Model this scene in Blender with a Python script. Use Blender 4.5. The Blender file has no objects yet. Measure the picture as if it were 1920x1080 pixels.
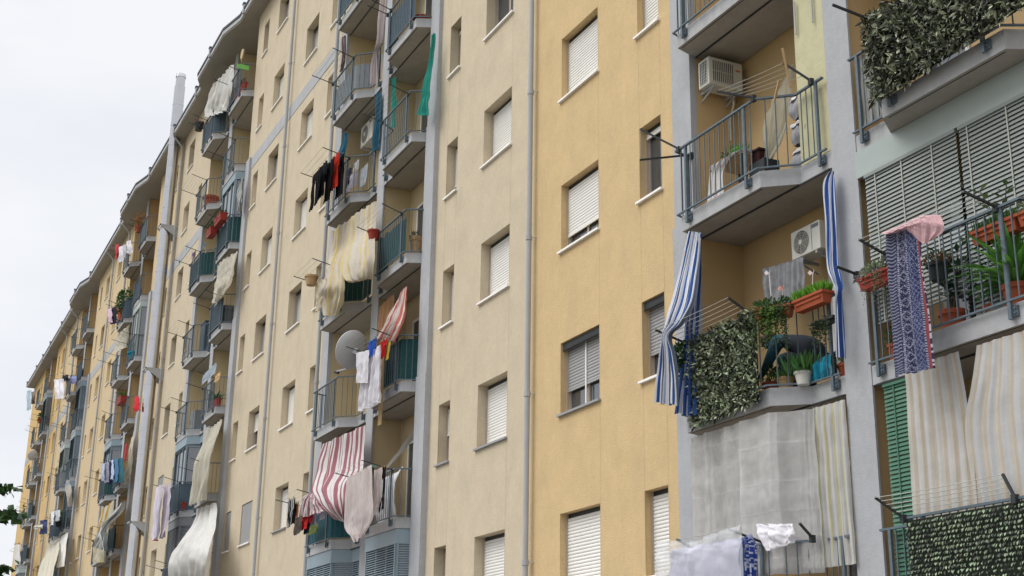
import bpy, math, random
from mathutils import Vector, Matrix, noise
R = math.radians
# ------------------------------------------------------------------ camera
F_PX, PITCH, ROLL, YAW = 2519.47, 0.310875, 0.0154935, R(25.25636)
CAM = Vector((0.0, -10.5634, 1.7))
right0 = Vector((math.sin(YAW), math.cos(YAW), 0)); fwd0 = Vector((-math.cos(YAW), math.sin(YAW), 0)); zz = Vector((0, 0, 1))
fwd = fwd0*math.cos(PITCH) + zz*math.sin(PITCH); up = -fwd0*math.sin(PITCH) + zz*math.cos(PITCH)
cr = right0*math.cos(ROLL) + up*math.sin(ROLL); cu = -right0*math.sin(ROLL) + up*math.cos(ROLL)
cam_d = bpy.data.cameras.new("camera"); cam = bpy.data.objects.new("camera", cam_d)
bpy.context.scene.collection.objects.link(cam)
cam_d.sensor_width = 36; cam_d.lens = F_PX/1920*36; cam_d.clip_end = 3000; cam_d.clip_start = 0.1
cam.matrix_world = Matrix((( cr.x, cu.x, -fwd.x, CAM.x), (cr.y, cu.y, -fwd.y, CAM.y), (cr.z, cu.z, -fwd.z, CAM.z), (0, 0, 0, 1)))
bpy.context.scene.camera = cam
# ------------------------------------------------------------------ world: bright overcast sky
sc = bpy.context.scene
world = bpy.data.worlds.new("World"); sc.world = world; world.use_nodes = True
wn = world.node_tree.nodes; wl = world.node_tree.links; wn.clear()
wo = wn.new('ShaderNodeOutputWorld'); bg = wn.new('ShaderNodeBackground'); bg.inputs[1].default_value = 1.0
wl.new(bg.outputs[0], wo.inputs[0])
sky = wn.new('ShaderNodeTexSky'); sky.sky_type = 'NISHITA'; sky.sun_disc = False
SUN_EL, SUN_AZ = 50, 200            # azimuth: direction the light comes from, clockwise from +Y
sky.sun_elevation = R(SUN_EL); sky.sun_rotation = R(SUN_AZ)
tc = wn.new('ShaderNodeTexCoord')
nz = wn.new('ShaderNodeTexNoise'); nz.inputs['Scale'].default_value = 3.2; nz.inputs['Detail'].default_value = 6; nz.inputs['Roughness'].default_value = .5
mp = wn.new('ShaderNodeMapping'); mp.inputs['Scale'].default_value = (1, 1, 2.6)
wl.new(tc.outputs['Generated'], mp.inputs[0]); wl.new(mp.outputs[0], nz.inputs['Vector'])
ramp = wn.new('ShaderNodeValToRGB'); wl.new(nz.outputs['Fac'], ramp.inputs[0])
ramp.color_ramp.elements[0].position = .36; ramp.color_ramp.elements[0].color = (.83, .85, .905, 1)
ramp.color_ramp.elements[1].position = .60; ramp.color_ramp.elements[1].color = (.93, .94, .965, 1)
sep = wn.new('ShaderNodeSeparateXYZ'); wl.new(tc.outputs['Generated'], sep.inputs[0])
mr = wn.new('ShaderNodeMapRange'); mr.inputs['From Min'].default_value = 0.50; mr.inputs['From Max'].default_value = 1.0
mr.inputs['To Min'].default_value = 0.985; mr.inputs['To Max'].default_value = 3.9; wl.new(sep.outputs['Z'], mr.inputs['Value'])
vm = wn.new('ShaderNodeVectorMath'); vm.operation = 'SCALE'; wl.new(ramp.outputs[0], vm.inputs[0]); wl.new(mr.outputs[0], vm.inputs['Scale'])
sk = wn.new('ShaderNodeVectorMath'); sk.operation = 'SCALE'; sk.inputs['Scale'].default_value = .1; wl.new(sky.outputs[0], sk.inputs[0])
mx = wn.new('ShaderNodeMixRGB'); mx.inputs[0].default_value = .93; wl.new(sk.outputs[0], mx.inputs[1]); wl.new(vm.outputs[0], mx.inputs[2])
wl.new(mx.outputs[0], bg.inputs[0])
sd = bpy.data.lights.new("sun", 'SUN'); sd.energy = 1.5; sd.angle = R(35); sd.color = (1, .96, .90)
so = bpy.data.objects.new("sun", sd); sc.collection.objects.link(so)
az = R(SUN_AZ); sv = Vector((math.sin(az)*math.cos(R(SUN_EL)), math.cos(az)*math.cos(R(SUN_EL)), math.sin(R(SUN_EL))))
so.rotation_euler = sv.to_track_quat('Z', 'Y').to_euler(); so.location = (0, -40, 60)
sc.view_settings.view_transform = 'Standard'; sc.view_settings.look = 'None'; sc.view_settings.gamma = 1
sc.view_settings.exposure = 0.08
# ------------------------------------------------------------------ helpers
col = sc.collection
def ray(px, py):
    u = (px-960)/F_PX; v = -(py-540)/F_PX
    return fwd + cr*u + cu*v
def W(px, py, y=0.0):                # the point seen at a pixel of the photograph on the vertical plane Y = y (planes parallel to the facade)
    r = ray(px, py); t = (y-CAM.y)/r.y
    return CAM + r*t
def WX(px, py, x):
    r = ray(px, py); t = (x-CAM.x)/r.x
    return CAM + r*t
class MB:
    def __init__(s): s.v = []; s.f = []; s.m = []; s.uv = None; s.c = None
    def add(s, vs, fs, m=0):
        b = len(s.v); s.v += [tuple(p) for p in vs]; s.f += [tuple(i+b for i in f) for f in fs]; s.m += [m]*len(fs)
    def box(s, a, b, m=0):
        x0, y0, z0 = a; x1, y1, z1 = b
        s.add([(x0,y0,z0),(x1,y0,z0),(x1,y1,z0),(x0,y1,z0),(x0,y0,z1),(x1,y0,z1),(x1,y1,z1),(x0,y1,z1)],
              [(0,3,2,1),(4,5,6,7),(0,1,5,4),(1,2,6,5),(2,3,7,6),(3,0,4,7)], m)
    def prism(s, poly, z0, z1, m=0):      # poly counter-clockwise in XY
        n = len(poly)
        s.add([(x,y,z0) for x,y in poly]+[(x,y,z1) for x,y in poly],
              [tuple(range(n-1,-1,-1)), tuple(range(n,2*n))]+[(i,(i+1)%n,n+(i+1)%n,n+i) for i in range(n)], m)
    def tube(s, pts, r, n=6, m=0, cap=True):
        pts = [Vector(p) for p in pts]; rs = r if isinstance(r, (list, tuple)) else [r]*len(pts)
        rings = []
        for i, p in enumerate(pts):
            d = (pts[min(i+1,len(pts)-1)]-pts[max(i-1,0)])
            d = d.normalized() if d.length > 1e-9 else Vector((0,0,1))
            a = d.cross(Vector((0,0,1)));
            if a.length < 1e-3: a = d.cross(Vector((0,1,0)))
            a.normalize(); b = d.cross(a)
            rings.append([p+(a*math.cos(2*math.pi*k/n)+b*math.sin(2*math.pi*k/n))*rs[i] for k in range(n)])
        vs = [q for g in rings for q in g]; fs = []
        for i in range(len(pts)-1):
            for k in range(n): fs.append((i*n+k, i*n+(k+1)%n, (i+1)*n+(k+1)%n, (i+1)*n+k))
        if cap: fs += [tuple(range(n-1,-1,-1)), tuple(range((len(pts)-1)*n, len(pts)*n))]
        s.add(vs, fs, m)
    def bar(s, p, q, w, h, m=0):          # square bar
        p = Vector(p); q = Vector(q); d = (q-p).normalized(); a = d.cross(Vector((0,0,1)))
        if a.length < 1e-3: a = Vector((1,0,0))
        a.normalize(); b = a.cross(d)
        c = [a*w/2+b*h/2, -a*w/2+b*h/2, -a*w/2-b*h/2, a*w/2-b*h/2]
        s.add([p+x for x in c]+[q+x for x in c], [(3,2,1,0),(4,5,6,7),(0,1,5,4),(1,2,6,5),(2,3,7,6),(3,0,4,7)], m)
    def lathe(s, prof, c, n=16, m=0):     # prof: (r, z) pairs
        vs = []; fs = []
        for r, z in prof:
            for k in range(n): vs.append((c[0]+r*math.cos(2*math.pi*k/n), c[1]+r*math.sin(2*math.pi*k/n), c[2]+z))
        for i in range(len(prof)-1):
            for k in range(n): fs.append((i*n+k, i*n+(k+1)%n, (i+1)*n+(k+1)%n, (i+1)*n+k))
        s.add(vs, fs, m)
    def mesh(s, name, mats, smooth=False):
        me = bpy.data.meshes.new(name); me.from_pydata(s.v, [], s.f)
        for mt in (mats if isinstance(mats, (list, tuple)) else [mats]): me.materials.append(mt)
        if any(s.m): me.polygons.foreach_set('material_index', s.m)
        if smooth: me.polygons.foreach_set('use_smooth', [True]*len(s.f))
        if s.c:
            ca = me.color_attributes.new('tint', 'FLOAT_COLOR', 'CORNER'); buf = []
            for p, c in zip(s.f, s.c): buf += [c[0], c[1], c[2], 1.0]*len(p)
            ca.data.foreach_set('color', buf)
        me.update(); return me
    def build(s, name, mats, parent=None, smooth=False): return link(name, s.mesh(name, mats, smooth), parent)
def link(name, me, parent=None, loc=None):
    o = bpy.data.objects.new(name, me); col.objects.link(o)
    if parent: o.parent = parent
    if loc: o.location = loc
    return o
def tag(o, label=None, cat=None, group=None, kind=None):
    if label: o['label'] = label
    if cat: o['category'] = cat
    if group: o['group'] = group
    if kind: o['kind'] = kind
    return o
def empty(name, loc=(0,0,0), label=None, cat=None, group=None):
    o = bpy.data.objects.new(name, None); col.objects.link(o); o.location = loc; o.empty_display_size = .1
    return tag(o, label, cat, group)
# ------------------------------------------------------------------ materials
def nmat(name):
    m = bpy.data.materials.new(name); m.use_nodes = True; nt = m.node_tree
    return m, nt, nt.nodes['Principled BSDF']
def N(nt, t, **kw):
    n = nt.nodes.new(t)
    for k, v in kw.items():
        if k in n.inputs: n.inputs[k].default_value = v
        else: setattr(n, k, v)
    return n
def paint(name, c, rough=.8, var=.06, scale=3.0, bump=0, bscale=60, metal=0, coords='Object', streak=0, grime=0):
    m, nt, b = nmat(name); L = nt.links
    b.inputs['Roughness'].default_value = rough; b.inputs['Metallic'].default_value = metal
    b.inputs['Specular IOR Level'].default_value = .3
    geo = N(nt, 'ShaderNodeNewGeometry')
    n1 = N(nt, 'ShaderNodeTexNoise', Scale=scale, Detail=6.0, Roughness=.6); L.new(geo.outputs['Position'], n1.inputs['Vector'])
    hs = N(nt, 'ShaderNodeHueSaturation'); hs.inputs['Color'].default_value = (*c, 1)
    r = N(nt, 'ShaderNodeMapRange'); r.inputs['From Min'].default_value = .3; r.inputs['From Max'].default_value = .7
    r.inputs['To Min'].default_value = 1-var; r.inputs['To Max'].default_value = 1+var
    L.new(n1.outputs['Fac'], r.inputs['Value']); val = r.outputs[0]
    if streak:
        mpp = N(nt, 'ShaderNodeMapping'); mpp.inputs['Scale'].default_value = (3.2, 3.2, .22)
        L.new(geo.outputs['Position'], mpp.inputs[0])
        n2 = N(nt, 'ShaderNodeTexNoise', Scale=1.6, Detail=8.0, Roughness=.65); L.new(mpp.outputs[0], n2.inputs['Vector'])
        r2 = N(nt, 'ShaderNodeMapRange'); r2.inputs['From Min'].default_value = .35; r2.inputs['From Max'].default_value = .7
        r2.inputs['To Min'].default_value = 1+streak*.4; r2.inputs['To Max'].default_value = 1-streak
        L.new(n2.outputs['Fac'], r2.inputs['Value'])
        mu = N(nt, 'ShaderNodeMath', operation='MULTIPLY'); L.new(val, mu.inputs[0]); L.new(r2.outputs[0], mu.inputs[1]); val = mu.outputs[0]
    L.new(val, hs.inputs['Value']); cout = hs.outputs[0]
    if grime:      # weather stains: drawn-out runs and cloudy grey patches
        mg = N(nt, 'ShaderNodeMapping'); mg.inputs['Scale'].default_value = (1.6, 1.6, .8); L.new(geo.outputs['Position'], mg.inputs[0])
        g1 = N(nt, 'ShaderNodeTexNoise', Scale=1.3, Detail=10.0, Roughness=.72, Distortion=.6); L.new(mg.outputs[0], g1.inputs['Vector'])
        gr = N(nt, 'ShaderNodeMapRange'); gr.inputs['From Min'].default_value = .50; gr.inputs['From Max'].default_value = .78
        gr.inputs['To Min'].default_value = 0; gr.inputs['To Max'].default_value = grime; gr.clamp = True; L.new(g1.outputs['Fac'], gr.inputs['Value'])
        gm_ = N(nt, 'ShaderNodeMixRGB'); gm_.inputs[2].default_value = (.20, .19, .165, 1); L.new(gr.outputs[0], gm_.inputs[0]); L.new(cout, gm_.inputs[1])
        g2 = N(nt, 'ShaderNodeTexNoise', Scale=11.0, Detail=6.0, Roughness=.7); L.new(geo.outputs['Position'], g2.inputs['Vector'])
        g3 = N(nt, 'ShaderNodeMapRange'); g3.inputs['From Min'].default_value = .35; g3.inputs['From Max'].default_value = .65; g3.inputs['To Min'].default_value = .95; g3.inputs['To Max'].default_value = 1.04
        L.new(g2.outputs['Fac'], g3.inputs['Value']); h2 = N(nt, 'ShaderNodeHueSaturation'); L.new(gm_.outputs[0], h2.inputs['Color']); L.new(g3.outputs[0], h2.inputs['Value']); cout = h2.outputs[0]
    L.new(cout, b.inputs['Base Color'])
    if bump:
        nb = N(nt, 'ShaderNodeTexNoise', Scale=bscale, Detail=4.0); L.new(geo.outputs['Position'], nb.inputs['Vector'])
        bp = N(nt, 'ShaderNodeBump', Strength=bump, Distance=.01); L.new(nb.outputs['Fac'], bp.inputs['Height']); L.new(bp.outputs[0], b.inputs['Normal'])
    return m
CREAM = paint('cream_stucco', (.55, .468, .34), .9, .06, 1.7, .7, 38, streak=.012, grime=.22)
YELLOW = paint('yellow_stucco', (.58, .425, .225), .9, .06, 1.7, .7, 38, streak=.012, grime=.2)
YELLOW2 = paint('far_yellow_stucco', (.575, .45, .275), .9, .05, 1.1, .3, 45, streak=.04, grime=.2)
ORANGE = paint('orange_stucco', (.59, .41, .18), .9, .05, 1.1, .3, 45, streak=.04, grime=.2)
CREAM_IN = paint('cream_loggia', (.54, .445, .28), .9, .04, 1.5); YELLOW_IN = paint('yellow_loggia', (.52, .37, .19), .9, .04, 1.5)  # block wall colours with the recess's warm bounce painted in
GREY = paint('grey_plaster', (.395, .403, .42), .88, .06, 1.6, .5, 60, streak=.05, grime=.22)
SLABM = paint('balcony_slab_concrete', (.41, .415, .425), .85, .06, 2.5, .3, 60, streak=.07, grime=.35)
SOFFIT = paint('eave_soffit', (.33, .31, .28), .9, .06, 1.0)
SLABU = paint('slab_underside', (.37, .34, .30), .9, .07, 2.0, .2, 50, grime=.35)  # slab concrete with warm bounced light painted into the underside colour
RAIL = paint('railing_paint', (.105, .14, .165), .5, .18, 14, .1, 80)
PIPE = paint('downpipe_grey', (.37, .38, .39), .45, .08, 2)
STEEL = paint('flue_steel', (.52, .52, .53), .14, .05, 2.5, metal=1.0)
DARKM = paint('dark_metal', (.03, .034, .035), .55, .1, 5)
GUTTER = paint('dark_gutter', (.045, .05, .06), .6, .1, 4)
FASCIA = paint('fascia_paint', (.42, .43, .44), .8, .06, 2, streak=.1)
WHITE = paint('white_paint', (.74, .73, .70), .6, .04, 4)
SHUT = paint('white_shutter', (.78, .77, .73), .55, .05, 1.2)
SHUTG = paint('grey_shutter', (.34, .34, .34), .55, .05, 1.2)
SILL = paint('pale_stone_sill', (.86, .84, .80), .6, .06, 9)
SILLG = paint('grey_stone_sill', (.30, .31, .32), .6, .06, 9)
FRAME = paint('pale_aluminium_frame', (.42, .36, .30), .4, .05, 4)
TERRA = paint('terracotta', (.33, .075, .03), .75, .1, 12)
REDP = paint('red_plastic_planter', (.30, .035, .022), .55, .08, 12)
SOIL = paint('soil', (.03, .02, .012), 1, .2, 20)
WOOD = paint('wood', (.42, .28, .14), .7, .12, 9)
ASPH = paint('asphalt', (.055, .055, .058), .95, .1, .6, .4, 30)
PAVE = paint('pavement', (.24, .23, .22), .9, .08, .8, .3, 20)
LGLASS, nt, b = nmat('window_glass'); b.inputs['Base Color'].default_value = (.045, .055, .065, 1); b.inputs['Roughness'].default_value = .05; b.inputs['Specular IOR Level'].default_value = 1.0; b.inputs['IOR'].default_value = 1.75
NETG = paint('net_curtain_glass', (.40, .41, .41), .6, .08, 1.5)
DARKROOM = paint('dark_opening', (.02, .018, .016), .9, .1, 2)
GREENSCREEN = paint('dark_green_screen', (.008, .05, .052), .8, .16, 9)
BLUESCREEN = paint('blue_grey_screen', (.055, .085, .11), .8, .12, 9)
GREYSCREEN = paint('grey_screen', (.20, .215, .225), .8, .1, 7)
TANSCREEN = paint('tan_reed_screen', (.40, .28, .13), .85, .14, 9)
LINTEL = paint('blue_grey_aluminium', (.23, .30, .34), .45, .04, 3)
LINTEL2 = paint('pale_green_aluminium', (.36, .41, .39), .45, .04, 3)
BLINDG = paint('pale_grey_slat', (.25, .28, .27), .45, .05, 2)
BLINDGR = paint('green_slat', (.065, .175, .115), .5, .07, 2)
BLINDB = paint('blue_grey_slat', (.22, .28, .32), .5, .06, 2)
CORD = paint('cord', (.42, .43, .38), .8)
ACW = paint('off_white_metal', (.62, .61, .55), .5, .05, 4)
DISHM = paint('satellite_dish_grey', (.50, .51, .52), .5, .04, 3)

def leafmat(name, rough=.55, trans=.25):
    m, nt, b = nmat(name); L = nt.links
    a = N(nt, 'ShaderNodeAttribute', attribute_name='tint'); L.new(a.outputs['Color'], b.inputs['Base Color'])
    b.inputs['Roughness'].default_value = rough; b.inputs['Specular IOR Level'].default_value = .35
    t = N(nt, 'ShaderNodeBsdfTranslucent'); L.new(a.outputs['Color'], t.inputs['Color'])
    mxs = N(nt, 'ShaderNodeMixShader'); mxs.inputs[0].default_value = trans
    L.new(b.outputs[0], mxs.inputs[1]); L.new(t.outputs[0], mxs.inputs[2]); L.new(mxs.outputs[0], nt.nodes['Material Output'].inputs[0])
    return m
LEAF = leafmat('leaf'); TINTED = leafmat('printed_cloth', .85, .12); PLASTICLEAF = leafmat('artificial_leaf', .42, .05)
def cloth_mat(name, cols, n=0, duty=None, rough=.9, trans=.3, alpha=1.0, weave=0, var=.06):
    """plain (one colour) or striped along U: cols repeats n times, duty = end position of each colour"""
    m, nt, b = nmat(name); L = nt.links
    b.inputs['Roughness'].default_value = rough; b.inputs['Specular IOR Level'].default_value = .15
    uv = N(nt, 'ShaderNodeTexCoord')
    if len(cols) > 1:
        sp = N(nt, 'ShaderNodeSeparateXYZ'); L.new(uv.outputs['UV'], sp.inputs[0])
        mu = N(nt, 'ShaderNodeMath', operation='MULTIPLY'); mu.inputs[1].default_value = n; L.new(sp.outputs[0], mu.inputs[0])
        fr = N(nt, 'ShaderNodeMath', operation='FRACT'); L.new(mu.outputs[0], fr.inputs[0])
        rp = N(nt, 'ShaderNodeValToRGB'); rp.color_ramp.interpolation = 'CONSTANT'; L.new(fr.outputs[0], rp.inputs[0])
        duty = duty or [(i+1)/len(cols) for i in range(len(cols))]
        e = rp.color_ramp.elements; e[0].position = 0; e[0].color = (*cols[0], 1); e[1].position = duty[0]; e[1].color = (*cols[1], 1)
        for i in range(2, len(cols)):
            q = e.new(duty[i-1]); q.color = (*cols[i], 1)
        csrc = rp.outputs[0]
    else:
        rgb = N(nt, 'ShaderNodeRGB'); rgb.outputs[0].default_value = (*cols[0], 1); csrc = rgb.outputs[0]
    nn = N(nt, 'ShaderNodeTexNoise', Scale=6.0, Detail=5.0); L.new(uv.outputs['Object'], nn.inputs['Vector'])
    r = N(nt, 'ShaderNodeMapRange'); r.inputs['From Min'].default_value = .3; r.inputs['From Max'].default_value = .7
    r.inputs['To Min'].default_value = 1-var; r.inputs['To Max'].default_value = 1+var; L.new(nn.outputs['Fac'], r.inputs['Value'])
    hs = N(nt, 'ShaderNodeHueSaturation'); L.new(csrc, hs.inputs['Color']); L.new(r.outputs[0], hs.inputs['Value'])
    L.new(hs.outputs[0], b.inputs['Base Color'])
    bp = None
    if weave:
        wv = N(nt, 'ShaderNodeTexWave', Scale=weave, Distortion=1.0); wv.bands_direction = 'Z'; L.new(uv.outputs['Object'], wv.inputs['Vector'])
        bp = N(nt, 'ShaderNodeBump', Strength=.6, Distance=.01); L.new(wv.outputs['Fac'], bp.inputs['Height']); L.new(bp.outputs[0], b.inputs['Normal'])
    else:
        n3 = N(nt, 'ShaderNodeTexNoise', Scale=22.0, Detail=5.0); L.new(uv.outputs['Object'], n3.inputs['Vector'])
        bp = N(nt, 'ShaderNodeBump', Strength=.35, Distance=.012); L.new(n3.outputs['Fac'], bp.inputs['Height']); L.new(bp.outputs[0], b.inputs['Normal'])
    t = N(nt, 'ShaderNodeBsdfTranslucent'); L.new(hs.outputs[0], t.inputs['Color'])
    mxs = N(nt, 'ShaderNodeMixShader'); mxs.inputs[0].default_value = trans
    L.new(b.outputs[0], mxs.inputs[1]); L.new(t.outputs[0], mxs.inputs[2]); out = mxs.outputs[0]
    if alpha < 1:
        tr = N(nt, 'ShaderNodeBsdfTransparent'); m2 = N(nt, 'ShaderNodeMixShader'); m2.inputs[0].default_value = alpha
        L.new(tr.outputs[0], m2.inputs[1]); L.new(out, m2.inputs[2]); out = m2.outputs[0]
    L.new(out, nt.nodes['Material Output'].inputs[0])
    return m
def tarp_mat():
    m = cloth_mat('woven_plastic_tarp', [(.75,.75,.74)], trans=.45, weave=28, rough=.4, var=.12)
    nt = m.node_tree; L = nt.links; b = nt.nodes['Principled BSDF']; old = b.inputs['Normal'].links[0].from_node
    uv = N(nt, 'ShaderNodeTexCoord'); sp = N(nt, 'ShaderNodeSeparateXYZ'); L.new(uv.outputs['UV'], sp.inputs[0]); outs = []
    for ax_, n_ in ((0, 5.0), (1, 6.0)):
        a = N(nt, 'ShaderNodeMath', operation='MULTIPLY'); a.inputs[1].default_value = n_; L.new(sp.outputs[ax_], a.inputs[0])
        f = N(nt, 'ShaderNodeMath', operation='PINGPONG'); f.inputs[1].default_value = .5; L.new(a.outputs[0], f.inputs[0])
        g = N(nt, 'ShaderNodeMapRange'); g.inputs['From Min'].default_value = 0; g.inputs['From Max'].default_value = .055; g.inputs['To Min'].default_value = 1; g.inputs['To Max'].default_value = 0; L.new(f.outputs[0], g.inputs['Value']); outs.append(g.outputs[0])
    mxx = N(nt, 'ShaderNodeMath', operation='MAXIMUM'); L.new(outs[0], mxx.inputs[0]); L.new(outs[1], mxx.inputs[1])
    # paler crease lines, plus the folds' light and dark painted in by column
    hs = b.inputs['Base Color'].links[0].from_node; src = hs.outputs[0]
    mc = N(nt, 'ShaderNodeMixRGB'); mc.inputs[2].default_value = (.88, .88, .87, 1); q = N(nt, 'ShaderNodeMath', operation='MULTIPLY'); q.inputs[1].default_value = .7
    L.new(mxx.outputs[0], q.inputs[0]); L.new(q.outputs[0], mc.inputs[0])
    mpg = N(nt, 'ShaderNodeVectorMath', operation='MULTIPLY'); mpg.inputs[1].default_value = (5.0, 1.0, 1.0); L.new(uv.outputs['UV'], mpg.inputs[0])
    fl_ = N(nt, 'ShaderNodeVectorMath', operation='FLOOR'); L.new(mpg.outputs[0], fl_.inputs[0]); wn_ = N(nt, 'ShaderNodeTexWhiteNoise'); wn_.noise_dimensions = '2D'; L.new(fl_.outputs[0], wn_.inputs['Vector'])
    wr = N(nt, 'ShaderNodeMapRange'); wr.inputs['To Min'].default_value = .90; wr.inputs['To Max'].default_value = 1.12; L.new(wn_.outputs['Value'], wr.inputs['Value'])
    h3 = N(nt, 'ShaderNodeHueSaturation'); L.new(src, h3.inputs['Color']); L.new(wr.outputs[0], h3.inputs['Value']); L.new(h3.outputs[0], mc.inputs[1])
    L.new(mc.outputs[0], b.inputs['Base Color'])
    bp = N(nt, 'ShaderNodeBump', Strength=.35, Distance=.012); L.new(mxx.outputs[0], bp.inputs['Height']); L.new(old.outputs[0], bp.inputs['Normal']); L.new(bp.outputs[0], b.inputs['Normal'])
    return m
_pc = {}
def plain(c, trans=.18):
    k = (tuple(c), trans)
    if k not in _pc: _pc[k] = cloth_mat('cloth_colour', [c], trans=trans)
    return _pc[k]
# ------------------------------------------------------------------ ground
def sheet(name, x0, y0, x1, y1, z, m, sub=1):
    mb = MB(); mb.add([(x0,y0,z),(x1,y0,z),(x1,y1,z),(x0,y1,z)], [(0,1,2,3)]); o = mb.build(name, m); tag(o, kind='structure'); return o
sheet('ground', -1500, -1500, 1500, 1500, -.02, paint('ground_earth', (.13, .12, .08), 1, .15, .2))
sheet('road', -400, -16, 200, -6.5, 0, ASPH)
mb = MB(); mb.box((-400, -6.5, -.01), (200, -.0, .12)); tag(mb.build('pavement', PAVE), kind='structure')
# ------------------------------------------------------------------ the row of apartment blocks (facade plane Y = 0, street side is -Y)
CS = [-12.49, -30.33, -48.4, -66.3, -84.6, -102.7]     # centre pillars of the balcony stacks
ZSOF = 26.85; FLOORS = range(9)                        # slab soffit z = 2.56 + 3 j
LPATH = [(-3.34, 0), (-3.2, -.41), (-1.25, -.41), (-.9, -.0)]
RPATH = [(.88, 0), (1.2, -.41), (3.15, -.41), (3.33, -.0)]
def wall_mesh(mb, x0, x1, z0, z1, holes, depth, m, mi=None):
    mi = m if mi is None else mi
    xs = sorted(set([x0, x1]+[h[i] for h in holes for i in (0, 1)])); zs = sorted(set([z0, z1]+[h[i] for h in holes for i in (2, 3)]))
    xs = [x for x in xs if x0 <= x <= x1]; zs = [z for z in zs if z0 <= z <= z1]
    for i in range(len(xs)-1):
        run = None
        for k in range(len(zs)-1):
            cx = (xs[i]+xs[i+1])/2; cz = (zs[k]+zs[k+1])/2
            inh = any(h[0] < cx < h[1] and h[2] < cz < h[3] for h in holes)
            if not inh: mb.add([(xs[i],0,zs[k]),(xs[i+1],0,zs[k]),(xs[i+1],0,zs[k+1]),(xs[i],0,zs[k+1])], [(0,1,2,3)], m)
    for a, b, c, d in holes:
        D = depth
        mb.add([(a,0,c),(a,D,c),(a,D,d),(a,0,d)], [(0,1,2,3)], mi); mb.add([(b,0,c),(b,0,d),(b,D,d),(b,D,c)], [(0,1,2,3)], mi)
        mb.add([(a,0,d),(a,D,d),(b,D,d),(b,0,d)], [(0,1,2,3)], mi); mb.add([(a,0,c),(b,0,c),(b,D,c),(a,D,c)], [(0,1,2,3)], mi)
# window columns: (x0, x1, kind)
def cols(ci, side):
    c = CS[ci]
    T = {(0,-1): [(-20.34,-18.94,'b'),(-17.56,-16.88,'s')], (1,1): [(-23.91,-22.54,'b'),(-25.94,-25.33,'s')],
         (1,-1): [(-38.34,-37.04,'b'),(-35.62,-35.0,'s')], (2,1): [(-42.17,-40.91,'b'),(-44.17,-43.52,'s')],
         (2,-1): [(-56.54,-55.43,'b'),(-53.75,-53.1,'s')]}
    if (ci, side) in T: return T[(ci, side)]
    if side < 0: return [(c-8.05,c-6.85,'b'),(c-5.3,c-4.68,'s')]
    return [(c+4.3,c+4.9,'s'),(c+6.3,c+7.5,'b')]
WT = {}   # (column id, k) -> type; C closed, P(drop) partly lowered, G curtained glass, D dark glass, F flush grey shutter, A pushed out
def setw(cid, s):
    for kk, t in s.items(): WT[(cid, kk)] = t
setw('0Lb', {5:'C', 4:.72, 3:'A', 2:'C', 6:'C', 1:.5}); setw('0Ls', {5:'C', 4:'D', 3:'A', 2:'C', 6:.6})
setw('1Rb', {6:'D', 5:'C', 4:.86, 3:.87, 2:'C', 7:'C'}); setw('1Rs', {6:'D', 5:.72, 4:.9, 3:.45, 2:'G', 7:.5})
setw('1Lb', {8:'G', 7:'C', 6:'C', 5:'G', 4:'C', 3:.93, 9:.4}); setw('1Ls', {8:'C', 7:'C', 6:'C', 5:.5, 4:'C', 3:'C'})
setw('2Rb', {9:'G', 8:'C', 7:'G', 6:'C', 5:'G', 4:.45, 3:'F', 2:'C'}); setw('2Rs', {9:'G', 8:'O', 7:'O', 6:'O', 5:'O', 4:'O', 3:'F', 2:'O'})
setw('2Lb', {9:'D', 8:'C', 7:'G', 6:'D', 5:'D', 4:'F', 3:'O', 2:'O'})
rng = random.Random(5)
_shm = {}
SEAM = paint('panel_seam', (.40,.31,.19), .95)
def shutter_mesh(w, h, m):
    key = (round(w, 2), round(h, 2), m.name)
    if key not in _shm:
        mb = MB(); n = max(1, int(round(h/.056))); p = h/n
        vs = []; fs = []
        for i in range(n):
            z1 = -i*p; z0 = z1-p
            prof = [(0.0, z1), (-.007, z1-p*.25), (-.009, z1-p*.55), (-.004, z1-p*.86), (.006, z1-p*.90), (.006, z0)]
            b = len(vs)
            for y, z in prof: vs += [(0, y, z), (w, y, z)]
            for q in range(len(prof)-1): fs.append((b+q*2, b+q*2+2, b+q*2+3, b+q*2+1))
        mb.add(vs, fs); mb.box((0, -.016, -h-.03), (w, .012, -h))
        _shm[key] = mb.mesh('shutter', m)
    return _shm[key]
_cm = {}
def cached(key, fn):
    if key not in _cm: _cm[key] = fn()
    return _cm[key]
GREYSILL = {('0Lb',3),('1Rb',3),('1Rs',3),('1Lb',3)}
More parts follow.
